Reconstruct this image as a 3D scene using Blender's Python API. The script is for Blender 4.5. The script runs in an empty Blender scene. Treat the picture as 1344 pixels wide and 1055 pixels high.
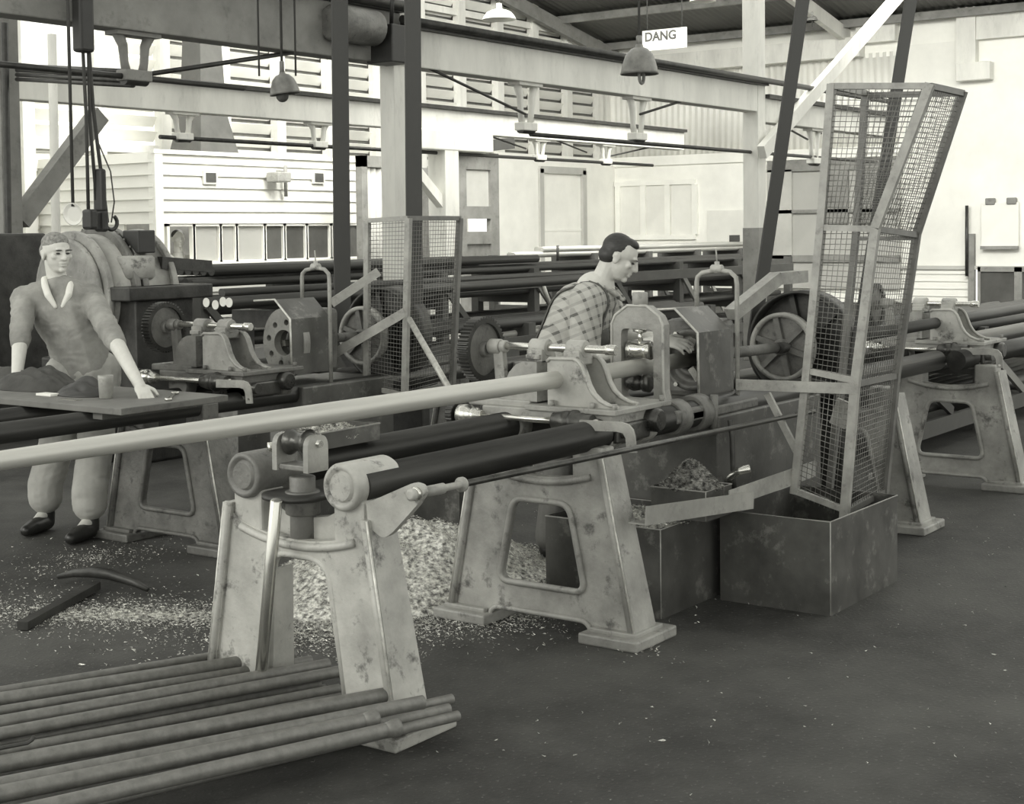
import bpy, bmesh, math, random
from mathutils import Vector, Matrix, noise
from mathutils.geometry import tessellate_polygon
random.seed(7)
SC = bpy.context.scene
COL = SC.collection
PI = math.pi
V = Vector

# ------------------------------------------------------------------ materials
def nodes(name):
    m = bpy.data.materials.new(name); m.use_nodes = True
    nt = m.node_tree; b = nt.nodes['Principled BSDF']
    return m, nt, b
def g3(v): return (v, v*0.995, v*0.93, 1)
def mat(name, v, rough=.6, metal=0, var=.35, scale=6, dark=None, stain=.0, bump=.0, bscale=60, stretch=None, streak=0):
    """procedural painted / metal surface with mottled wear"""
    m, nt, b = nodes(name); N = nt.nodes; L = nt.links
    tc = N.new('ShaderNodeTexCoord'); mp = N.new('ShaderNodeMapping')
    L.new(tc.outputs['Object'], mp.inputs['Vector'])
    if stretch: mp.inputs['Scale'].default_value = stretch
    n1 = N.new('ShaderNodeTexNoise'); n1.inputs['Scale'].default_value = scale; n1.inputs['Detail'].default_value = 8; n1.inputs['Roughness'].default_value = .62
    L.new(mp.outputs['Vector'], n1.inputs['Vector'])
    r = N.new('ShaderNodeValToRGB'); e = r.color_ramp.elements
    e[0].position = .3; e[0].color = g3(v*(1-var)); e[1].position = .7; e[1].color = g3(min(.95, v*(1+var*.6)))
    L.new(n1.outputs['Fac'], r.inputs['Fac']); out = r.outputs['Color']
    if stain > 0:
        n2 = N.new('ShaderNodeTexNoise'); n2.inputs['Scale'].default_value = scale*2.3; n2.inputs['Detail'].default_value = 6; n2.inputs['Roughness'].default_value=.7
        L.new(mp.outputs['Vector'], n2.inputs['Vector'])
        r2 = N.new('ShaderNodeValToRGB'); f = r2.color_ramp.elements
        f[0].position = .56; f[0].color = (0,0,0,1); f[1].position = .68; f[1].color = (stain,)*3+(1,)
        L.new(n2.outputs['Fac'], r2.inputs['Fac'])
        mx = N.new('ShaderNodeMix'); mx.data_type = 'RGBA'
        L.new(r2.outputs['Color'], mx.inputs['Factor']); L.new(out, mx.inputs['A'])
        mx.inputs['B'].default_value = g3(dark if dark is not None else v*.25); out = mx.outputs['Result']
    L.new(out, b.inputs['Base Color'])
    b.inputs['Metallic'].default_value = metal
    rr = N.new('ShaderNodeMapRange'); rr.inputs['To Min'].default_value = max(.05, rough-.12); rr.inputs['To Max'].default_value = min(1, rough+.12)
    L.new(n1.outputs['Fac'], rr.inputs['Value']); L.new(rr.outputs['Result'], b.inputs['Roughness'])
    if bump:
        n3 = N.new('ShaderNodeTexNoise'); n3.inputs['Scale'].default_value = bscale; n3.inputs['Detail'].default_value = 5
        L.new(mp.outputs['Vector'], n3.inputs['Vector'])
        bp = N.new('ShaderNodeBump'); bp.inputs['Strength'].default_value = bump; bp.inputs['Distance'].default_value = .01
        L.new(n3.outputs['Fac'], bp.inputs['Height']); L.new(bp.outputs['Normal'], b.inputs['Normal'])
    return m

M = {}
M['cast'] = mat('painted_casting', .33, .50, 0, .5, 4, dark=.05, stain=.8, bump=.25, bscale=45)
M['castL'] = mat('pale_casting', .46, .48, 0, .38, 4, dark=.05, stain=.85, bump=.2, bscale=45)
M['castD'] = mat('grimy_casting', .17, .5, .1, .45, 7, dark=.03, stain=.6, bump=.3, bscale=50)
M['bead'] = mat('worn_edge', .62, .4, .3, .4, 20)
M['iron'] = mat('dark_iron', .055, .45, .4, .5, 9, bump=.15)
M['oily'] = mat('oily_iron', .09, .3, .6, .6, 8, bump=.15)
M['tube'] = mat('bed_tube_steel', .05, .36, .5, .5, 4, stretch=(.3, 3, 3))
M['steel'] = mat('bright_steel', .62, .22, .9, .08, 8, stretch=(1, 1, 1))
M['turned'] = mat('turned_bar', .56, .45, .4, .18, 3, stretch=(.25, 6, 6))
M['stock'] = mat('bar_stock', .20, .5, .3, .3, 30, bump=.05)
M['stockL'] = mat('pale_bar_stock', .5, .5, .3, .35, 5, stretch=(.15, 8, 8))
M['stockD'] = mat('dark_bar_stock', .06, .5, .3, .4, 5, stretch=(.15, 8, 8))
M['sheet'] = mat('sheet_steel', .115, .42, .35, .45, 4, dark=.42, stain=.35, bump=.1, bscale=20)
M['sheetL'] = mat('pale_sheet', .36, .45, .3, .35, 4, dark=.12, stain=.4)
M['frame'] = mat('grey_frame_paint', .36, .5, .1, .35, 9, dark=.1, stain=.4)
M['frameD'] = mat('dark_frame', .17, .5, .1, .35, 9)  # darker copy of the frame grey for cage sides, rears and legs
M['wire'] = mat('wire', .26, .5, .4, .3, 12)
M['white'] = mat('white_paint', .88, .6, 0, .10, 1.2)
M['timber'] = mat('pale_timber', .72, .7, 0, .18, 2.5, stretch=(1, 1, .3), dark=.3, stain=.25)
M['timberM'] = mat('grey_timber', .25, .7, 0, .3, 3, dark=.08, stain=.4)
M['timberD'] = mat('dark_timber', .09, .7, 0, .3, 3)
M['board'] = mat('bench_board', .17, .7, 0, .35, 3, dark=.06, stain=.5)
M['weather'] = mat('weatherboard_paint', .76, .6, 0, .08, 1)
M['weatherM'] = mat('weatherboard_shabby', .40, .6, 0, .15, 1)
M['louvre'] = mat('louvre_grey', .5, .6, 0, .2, 1)
M['corr'] = mat('corrugated_iron', .80, .5, .05, .12, .8)
M['roof'] = mat('roof_iron', .13, .6, .1, .3, 1)
M['belt'] = mat('leather_belt', .05, .6, 0, .25, 3)
M['rope'] = mat('rope', .06, .8, 0, .3, 10)
M['rubber'] = mat('black_rubber', .03, .5)
M['lamp'] = mat('lamp_enamel', .22, .4, .2, .45, 8)
M['lampW'] = mat('lamp_white_enamel', .75, .4, 0, .1, 8)
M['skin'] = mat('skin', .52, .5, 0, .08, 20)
M['skinT'] = mat('pale_skin', .60, .5, 0, .08, 20)  # lighter skin tone for the two men at the lathes
M['hair'] = mat('hair', .035, .5, 0, .5, 30, stretch=(1, 1, 6))
M['hairL'] = mat('greying_hair', .27, .7, 0, .6, 60)
M['eye'] = mat('eye_dark', .03, .3)
M['denim'] = mat('overall_cloth', .12, .8, 0, .25, 8, bump=.4, bscale=30)
M['khaki'] = mat('pale_work_cloth', .42, .8, 0, .22, 6, bump=.5, bscale=16)
M['greycloth'] = mat('grey_work_cloth', .30, .85, 0, .45, 5, bump=.6, bscale=14)
M['collar'] = mat('white_collar_cloth', .75, .8, 0, .08, 8)
M['jacket'] = mat('dark_jacket_cloth', .07, .9, 0, .4, 8, bump=.8, bscale=18)
M['leather'] = mat('shoe_leather', .03, .35, 0, .4, 10)
M['glass'] = mat('window_pane', .10, .15, 0, .4, 1)
M['glassL'] = mat('pale_window_pane', .42, .5, 0, .1, 1)  # flat pale grey for opaque panes
M['inside'] = mat('office_inside', .25, .8, 0, .6, 1.6)
M['paper'] = mat('notice_paper', .8, .8, 0, .05, 2)
M['ink'] = mat('sign_ink', .08, .7)
M['barrel'] = mat('drum_paint', .40, .5, .1, .5, 3, dark=.1, stain=.5)

def plaid():
    m, nt, b = nodes('checked_shirt'); N = nt.nodes; L = nt.links
    tc = N.new('ShaderNodeTexCoord'); sp = N.new('ShaderNodeSeparateXYZ'); 
    mp = N.new('ShaderNodeMapping'); mp.inputs['Rotation'].default_value = (.35, .15, .5)
    L.new(tc.outputs['Object'], mp.inputs['Vector']); L.new(mp.outputs['Vector'], sp.inputs[0])
    def stripe(o, w):
        a = N.new('ShaderNodeMath'); a.operation = 'MULTIPLY'; a.inputs[1].default_value = 21
        f = N.new('ShaderNodeMath'); f.operation = 'FRACT'; c = N.new('ShaderNodeMath'); c.operation = 'LESS_THAN'; c.inputs[1].default_value = w
        L.new(sp.outputs[o], a.inputs[0]); L.new(a.outputs[0], f.inputs[0]); L.new(f.outputs[0], c.inputs[0]); return c.outputs[0]
    s1, s2 = stripe(0, .3), stripe(2, .3)
    ad = N.new('ShaderNodeMath'); ad.operation = 'ADD'; L.new(s1, ad.inputs[0]); L.new(s2, ad.inputs[1])
    mr = N.new('ShaderNodeMapRange'); mr.inputs['From Max'].default_value = 2
    L.new(ad.outputs[0], mr.inputs['Value'])
    r = N.new('ShaderNodeValToRGB'); e = r.color_ramp.elements; e[0].color = g3(.46); e[1].color = g3(.13)
    k = e.new(.5); k.color = g3(.36)
    L.new(mr.outputs[0], r.inputs['Fac']); L.new(r.outputs['Color'], b.inputs['Base Color']); b.inputs['Roughness'].default_value = .85
    n3 = N.new('ShaderNodeTexNoise'); n3.inputs['Scale'].default_value = 16; L.new(tc.outputs['Object'], n3.inputs['Vector'])
    bp = N.new('ShaderNodeBump'); bp.inputs['Strength'].default_value = .7; bp.inputs['Distance'].default_value = .02
    L.new(n3.outputs['Fac'], bp.inputs['Height']); L.new(bp.outputs['Normal'], b.inputs['Normal'])
    return m
M['plaid'] = plaid()

def floor_mat():
    m, nt, b = nodes('oily_concrete'); N = nt.nodes; L = nt.links
    tc = N.new('ShaderNodeTexCoord')
    n1 = N.new('ShaderNodeTexNoise'); n1.inputs['Scale'].default_value = 1.1; n1.inputs['Detail'].default_value = 12; n1.inputs['Roughness'].default_value = .75
    L.new(tc.outputs['Object'], n1.inputs['Vector'])
    r = N.new('ShaderNodeValToRGB'); e = r.color_ramp.elements
    e[0].position = .36; e[0].color = g3(.028); e[1].position = .64; e[1].color = g3(.080)
    L.new(n1.outputs['Fac'], r.inputs['Fac'])
    vo = N.new('ShaderNodeTexNoise'); vo.inputs['Scale'].default_value = 60; vo.inputs['Detail'].default_value = 3
    L.new(tc.outputs['Object'], vo.inputs['Vector'])
    r2 = N.new('ShaderNodeValToRGB'); f = r2.color_ramp.elements; f[0].position = .62; f[0].color = (0,0,0,1); f[1].position = .74; f[1].color = (.55,.55,.55,1)
    L.new(vo.outputs['Fac'], r2.inputs['Fac'])
    mx = N.new('ShaderNodeMix'); mx.data_type = 'RGBA'
    L.new(r2.outputs['Color'], mx.inputs['Factor']); L.new(r.outputs['Color'], mx.inputs['A']); mx.inputs['B'].default_value = g3(.2)
    L.new(mx.outputs['Result'], b.inputs['Base Color'])
    rr = N.new('ShaderNodeMapRange'); rr.inputs['To Min'].default_value = .62; rr.inputs['To Max'].default_value = .85; b.inputs['Specular IOR Level'].default_value = .35
    L.new(n1.outputs['Fac'], rr.inputs['Value']); L.new(rr.outputs['Result'], b.inputs['Roughness'])
    bp = N.new('ShaderNodeBump'); bp.inputs['Strength'].default_value = .35; bp.inputs['Distance'].default_value = .01
    L.new(vo.outputs['Fac'], bp.inputs['Height']); L.new(bp.outputs['Normal'], b.inputs['Normal'])
    return m
M['floor'] = floor_mat()

def chip_mat(nm, lo, hi):
    m, nt, b = nodes(nm); N = nt.nodes; L = nt.links
    tc = N.new('ShaderNodeTexCoord'); n1 = N.new('ShaderNodeTexNoise'); n1.inputs['Scale'].default_value = 45; n1.inputs['Detail'].default_value = 4
    L.new(tc.outputs['Object'], n1.inputs['Vector'])
    r = N.new('ShaderNodeValToRGB'); e = r.color_ramp.elements
    e[0].position = .35; e[0].color = g3(lo); e[1].position = .62; e[1].color = g3(hi)
    L.new(n1.outputs['Fac'], r.inputs['Fac']); L.new(r.outputs['Color'], b.inputs['Base Color'])
    b.inputs['Roughness'].default_value = .4; b.inputs['Metallic'].default_value = .3
    return m
M['chips'] = chip_mat('swarf', .12, .85)
M['chipsD'] = chip_mat('dark_swarf', .05, .42)

# ------------------------------------------------------------------ mesh builder
def basis(d):
    d = V(d).normalized()
    a = V((0, 0, 1)) if abs(d.z) < .9 else V((1, 0, 0))
    u = d.cross(a).normalized(); w = d.cross(u).normalized()
    return u, w, d
class MB:
    def __init__(s): s.v = []; s.f = []; s.sm = []
    def add(s, vs, fs, smooth=False):
        k = len(s.v); s.v += [V(p) for p in vs]; s.f += [tuple(i+k for i in f) for f in fs]; s.sm += [smooth]*len(fs); return s
    def box(s, x0, x1, y0, y1, z0, z1, b=0):
        if b > 0:   # bevelled box
            bm = bmesh.new(); bmesh.ops.create_cube(bm, size=1)
            for v in bm.verts: v.co = V(((x0+x1)/2+v.co.x*(x1-x0), (y0+y1)/2+v.co.y*(y1-y0), (z0+z1)/2+v.co.z*(z1-z0)))
            bmesh.ops.bevel(bm, geom=bm.edges[:], offset=b, segments=2, affect='EDGES', profile=.5)
            bm.verts.index_update()
            s.add([v.co.copy() for v in bm.verts], [tuple(v.index for v in f.verts) for f in bm.faces]); bm.free(); return s
        P = [(x0,y0,z0),(x1,y0,z0),(x1,y1,z0),(x0,y1,z0),(x0,y0,z1),(x1,y0,z1),(x1,y1,z1),(x0,y1,z1)]
        return s.add(P, [(3,2,1,0),(4,5,6,7),(0,1,5,4),(1,2,6,5),(2,3,7,6),(3,0,4,7)])
    def bar(s, p0, p1, w, h, up=(0,0,1)):
        """rectangular bar between two points, w across, h along up"""
        p0, p1 = V(p0), V(p1); d = (p1-p0).normalized(); up = V(up)
        if abs(d.dot(up)) > .97: up = V((1,0,0)) if abs(d.x) < .9 else V((0,1,0))
        a = d.cross(up).normalized()*w/2; c = a.cross(d).normalized()*h/2
        P = [p0-a-c, p0+a-c, p0+a+c, p0-a+c, p1-a-c, p1+a-c, p1+a+c, p1-a+c]
        return s.add(P, [(3,2,1,0),(4,5,6,7),(0,1,5,4),(1,2,6,5),(2,3,7,6),(3,0,4,7)])
    def lathe(s, p0, axis, prof, seg=24, cap=True, arc=None):
        """prof = [(t along axis, radius)]"""
        u, w, d = basis(axis); p0 = V(p0); n = seg
        vs = []
        for t, r in prof:
            for i in range(n):
                a = 2*PI*i/n; vs.append(p0+d*t+u*(r*math.cos(a))+w*(r*math.sin(a)))
        fs = []
        for k in range(len(prof)-1):
            for i in range(n):
                j = (i+1) % n; fs.append((k*n+i, k*n+j, (k+1)*n+j, (k+1)*n+i))
        s.add(vs, fs, True)
        if cap:
            for k, rev in ((0, True), (len(prof)-1, False)):
                if prof[k][1] > 1e-5:
                    t, r = prof[k]; ring = [p0+d*t+u*(r*math.cos(2*PI*i/n))+w*(r*math.sin(2*PI*i/n)) for i in range(n)]
                    s.add(ring, [tuple(reversed(range(n))) if rev else tuple(range(n))])
        return s
    def cyl(s, p0, p1, r, r2=None, seg=20, bev=0):
        p0, p1 = V(p0), V(p1); L = (p1-p0).length; r2 = r if r2 is None else r2
        if bev: prof = [(0, r-bev), (bev, r), (L-bev, r2), (L, r2-bev)]
        else: prof = [(0, r), (L, r2)]
        return s.lathe(p0, p1-p0, prof, seg)
    def tube(s, pts, r, seg=8, closed=False, flat=None):
        pts = [V(p) for p in pts]; n = len(pts); vs = []; fs = []
        prev = None
        for i, p in enumerate(pts):
            if closed: t = pts[(i+1) % n]-pts[i-1]
            else: t = pts[min(i+1, n-1)]-pts[max(i-1, 0)]
            t.normalize()
            if prev is None: u = basis(t)[0]
            else: u = (prev-t*prev.dot(t)).normalized()
            prev = u; w = t.cross(u)
            rr = r[i] if isinstance(r, (list, tuple)) else r
            for k in range(seg):
                a = 2*PI*k/seg; vs.append(p+u*(rr*math.cos(a))+w*(rr*math.sin(a)))
        m = n if closed else n-1
        for i in range(m):
            for k in range(seg):
                a = i*seg+k; b = i*seg+(k+1) % seg; i2 = (i+1) % n
                fs.append((a, b, i2*seg+(k+1) % seg, i2*seg+k))
        if not closed: fs += [tuple(reversed(range(seg))), tuple(range((n-1)*seg, n*seg))]
        return s.add(vs, fs, True)
    def prism(s, loops, axis, a0, a1):
        """loops: outline then holes as 2-D lists; axis 'x' -> (y,z), 'y' -> (x,z), 'z' -> (x,y)"""
        def P(q, a):
            return {'x': (a, q[0], q[1]), 'y': (q[0], a, q[1]), 'z': (q[0], q[1], a)}[axis]
        flat = [q for l in loops for q in l]; n = len(flat)
        tri = tessellate_polygon([[V((q[0], q[1], 0)) for q in l] for l in loops])
        vs = [P(q, a0) for q in flat]+[P(q, a1) for q in flat]
        fs = [tuple(t) for t in tri]+[tuple(i+n for i in reversed(t)) for t in tri]
        k = 0
        for l in loops:
            m = len(l)
            for i in range(m): fs.append((k+i, k+(i+1) % m, n+k+(i+1) % m, n+k+i))
            k += m
        return s.add(vs, fs)
    def ball(s, c, r, sx=1, sy=1, sz=1, seg=16):
        c = V(c); rings = seg//2; vs = []; fs = []
        for i in range(rings+1):
            th = PI*i/rings
            for j in range(seg):
                a = 2*PI*j/seg; vs.append(c+V((r*sx*math.sin(th)*math.cos(a), r*sy*math.sin(th)*math.sin(a), r*sz*math.cos(th))))
        for i in range(rings):
            for j in range(seg):
                k = (j+1) % seg; fs.append((i*seg+j, (i+1)*seg+j, (i+1)*seg+k, i*seg+k))
        return s.add(vs, fs, True)
    def xf(s, mtx):
        s.v = [mtx @ p for p in s.v]; return s
    def mesh(s, name, mats, off):
        me = bpy.data.meshes.new(name); me.from_pydata([tuple(p-off) for p in s.v], [], s.f)
        me.polygons.foreach_set('use_smooth', s.sm)
        bm = bmesh.new(); bm.from_mesh(me); bmesh.ops.remove_doubles(bm, verts=bm.verts, dist=1e-6)
        bmesh.ops.recalc_face_normals(bm, faces=bm.faces); bm.to_mesh(me); bm.free()
        me.materials.append(mats); return me
def rr(y0, y1, z0, z1, r, n=5, top=None):
    """rounded quad loop; top=(yt0,yt1) gives a trapezoid"""
    ty0, ty1 = top if top else (y0, y1)
    C = [(y0, z0), (y1, z0), (ty1, z1), (ty0, z1)]
    return roundloop(C, r, n)
def roundloop(C, r, n=5):
    out = []
    m = len(C)
    for i in range(m):
        p = V(C[i]).to_2d() if len(C[i]) > 2 else V((C[i][0], C[i][1])); a = V((C[i-1][0], C[i-1][1])); b = V((C[(i+1) % m][0], C[(i+1) % m][1]))
        ri = r[i] if isinstance(r, (list, tuple)) else r
        if ri <= 0: out.append((p.x, p.y)); continue
        da = (a-p).normalized(); db = (b-p).normalized()
        ri = min(ri, (a-p).length*.49, (b-p).length*.49)
        s, e = p+da*ri, p+db*ri
        for k in range(n+1):
            t = k/n; q = s*(1-t)**2+p*2*t*(1-t)+e*t*t; out.append((q.x, q.y))
    return out

WL = {}
def wloc(o):
    return WL.get(o.name, V((0, 0, 0)))
def T(name, loc, label, cat, group=None, kind=None):
    o = bpy.data.objects.new(name, None); COL.objects.link(o); o.location = loc; o.empty_display_size = .1
    o['label'] = label; o['category'] = cat
    if group: o['group'] = group
    if kind: o['kind'] = kind
    WL[o.name] = V(loc); return o
def part(name, mb, m, parent, label=None):
    off = wloc(parent)
    me = mb.mesh(name, M[m] if isinstance(m, str) else m, off)
    o = bpy.data.objects.new(name, me); COL.objects.link(o); o.parent = parent
    WL[o.name] = off
    if label: o['label'] = label
    return o
def solo(name, mb, m, label, cat, group=None, kind=None, loc=None):
    """a thing made of one mesh; origin at the middle of its foot"""
    xs = [p.x for p in mb.v]; ys = [p.y for p in mb.v]; zs = [p.z for p in mb.v]
    off = V(loc) if loc else V(((min(xs)+max(xs))/2, (min(ys)+max(ys))/2, min(zs)))
    me = mb.mesh(name, M[m] if isinstance(m, str) else m, off)
    o = bpy.data.objects.new(name, me); COL.objects.link(o); o.location = off; WL[o.name] = off
    if label: o['label'] = label
    if cat: o['category'] = cat
    if group: o['group'] = group
    if kind: o['kind'] = kind
    return o
def struct(name, mb, m, label=None):
    o = solo(name, mb, m, label, None, kind='structure')
    return o
def copy_to(src, loc, label=None):
    o = src.copy(); COL.objects.link(o); o.location = loc; WL[o.name] = V(loc)
    if label: o['label'] = label
    for ch in list(src.children):
        c = ch.copy(); COL.objects.link(c); c.parent = o
        for g in list(ch.children):
            d = g.copy(); COL.objects.link(d); d.parent = c
    return o

# ------------------------------------------------------------------ camera (1344 x 1055)
F = 1950.; CX = 672.; CY = 390.; H = 1.65
YAW = math.radians(35.8); PITCH = math.radians(2.5); ROLL = math.radians(.7)
fw = V((math.cos(YAW)*math.cos(PITCH), math.sin(YAW)*math.cos(PITCH), -math.sin(PITCH)))
rt0 = V((math.sin(YAW), -math.cos(YAW), 0)); up0 = rt0.cross(fw)
c_, s_ = math.cos(ROLL), math.sin(ROLL)
rt = rt0*c_-up0*s_; up = up0*c_+rt0*s_
cam = bpy.data.cameras.new('camera'); co = bpy.data.objects.new('camera', cam); COL.objects.link(co)
co.matrix_world = Matrix(((rt.x, up.x, -fw.x, 0), (rt.y, up.y, -fw.y, 0), (rt.z, up.z, -fw.z, H), (0, 0, 0, 1)))
cam.sensor_width = 36; cam.lens = F/1344*36; cam.clip_end = 200; cam.clip_start = .05
cam.shift_y = -(527.5-CY)/1344
SC.camera = co
SC.view_settings.view_transform = 'Standard'; SC.view_settings.look = 'None'; SC.view_settings.gamma = 1; SC.view_settings.use_curve_mapping = False
# ------------------------------------------------------------------ the lathes
def trestle(x0, yc, front=False, top=.70, parent=None, m='cast'):
    """cast A-frame standing across the bed; leading face at x0, 0.16 deep"""
    hb, ht = (.45, .335) if front else (.475, .33)
    Y = lambda a: yc+a
    mb = MB()
    # web plate with openings
    sag = [(Y(ht-.02-(2*ht-.04)*k/12), top-.035-.065*math.sin(PI*k/12)**.7) for k in range(13)]
    if front:
        out = [(Y(-hb+.02), 0)]+[(Y(-ht+.02), top-.02)]+list(reversed(sag))+[(Y(ht-.02), top-.02), (Y(hb-.02), 0)]
        inn = roundloop([(Y(.16), 0), (Y(.125), .565), (Y(-.14), .565), (Y(-.22), 0)], [0, .07, .10, 0], 6)
        mb.prism([out+inn], 'x', x0+.012, x0+.05)
        lip = roundloop([(Y(.16), .01), (Y(.125), .565), (Y(-.14), .565), (Y(-.22), .01)], [0, .07, .10, 0], 6)
        inner_web = [V((x0+.02, a, b)) for a, b in lip]
    else:
        out = [(Y(-hb+.02), 0), (Y(-ht+.02), top-.02)]+list(reversed(sag))+[(Y(ht-.02), top-.02), (Y(hb-.02), 0)]
        arch = roundloop([(Y(.27), 0), (Y(.24), .075), (Y(-.24), .075), (Y(-.27), 0)], [0, .04, .04, 0], 5)
        win = roundloop([(Y(.205), .19), (Y(.125), .545), (Y(-.155), .545), (Y(-.23), .19)], .055, 6)
        mb.prism([out+arch, win], 'x', x0+.012, x0+.05)
        inner_web = None
    fr = part('end_frame', mb, m, parent)
    # beads round the openings
    if front:
        part('moulded_rim', MB().tube(inner_web, .013, 6), m, fr)
    else:
        part('moulded_rim', MB().tube([(x0+.008, a, b) for a, b in win], .014, 6, closed=True), m, fr)
        part('moulded_rim', MB().tube([(x0+.010, a, b) for a, b in arch], .012, 6), m, fr)
    part('moulded_rim', MB().tube([(x0+.008, a, b-.02) for a, b in sag[1:-1]], .015, 6), m, fr)
    BOX = [(3,2,1,0),(4,5,6,7),(0,1,5,4),(1,2,6,5),(2,3,7,6),(3,0,4,7)]
    for sgn in (1, -1):
        fl = MB()
        a0, a1 = Y(sgn*hb), Y(sgn*(hb-.035)); b0, b1 = Y(sgn*ht), Y(sgn*(ht-.035))
        fl.add([(x0, a0, .02), (x0+.165, a0, .02), (x0+.165, a1, .02), (x0, a1, .02), (x0, b0, top), (x0+.13, b0, top), (x0+.13, b1, top), (x0, b1, top)], BOX)
        fl.tube([(x0+.004, Y(sgn*(hb-.018)), .02), (x0+.004, Y(sgn*(ht-.018)), top)], .0175, 6)
        part('leg_flange', fl, m, fr)
        if front:   # inner faces of the two legs
            i0, i1 = (.16, .125) if sgn > 0 else (-.22, -.14)
            part('inner_flange', MB().add([(x0+.02, Y(i0), .02), (x0+.15, Y(i0), .02), (x0+.15, Y(i0+.015), .02), (x0+.02, Y(i0+.015), .02), (x0+.02, Y(i1), .5), (x0+.12, Y(i1), .5), (x0+.12, Y(i1+.015), .5), (x0+.02, Y(i1+.015), .5)], BOX), m, fr)
        part('worn_edge', MB().tube([(x0-.006, Y(sgn*(hb-.004)), .03), (x0-.006, Y(sgn*(ht-.004)), top)], .0045, 5), 'bead', fr)
        p = MB(); a = sorted((Y(sgn*(hb+.035)), Y(sgn*(hb-.24))))
        p.box(x0-.06, x0+.26, a[0], a[1], 0, .045, .008)
        part('foot', p, m, fr)
        part('foot_boss', MB().box(x0-.02, x0+.2, a[0]+.03, a[1]-.03, .04, .062, .006), m, fr)
        part('tube_seat', MB().box(x0+.014, x0+.126, Y(sgn*.235-.068), Y(sgn*.235+.068), top-.10, .78, .01), m, fr)
    return fr
def gear(mb_parent, name, c, r, w, teeth, m='iron', web='castD'):
    mb = MB(); c = V(c); n = teeth*4; lo, hi = [], []
    ring = []
    for i in range(n):
        a = 2*PI*i/n; q = r if (i % 4) in (1, 2) else r*.93
        ring.append((c.x+q*math.cos(a), c.z+q*math.sin(a)))
    hole = [(c.x+r*.80*math.cos(2*PI*i/32), c.z+r*.80*math.sin(2*PI*i/32)) for i in range(32)]
    mb.prism([ring, hole], 'y', c.y-w/2, c.y+w/2)
    g = part(name, mb, m, mb_parent)
    d = MB().cyl((c.x, c.y-w*.22, c.z), (c.x, c.y+w*.22, c.z), r*.82, seg=40)
    d.cyl((c.x, c.y-w*.75, c.z), (c.x, c.y+w*.7, c.z), r*.24, seg=24, bev=.003)
    part('web', d, web, g)
    return g
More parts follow.
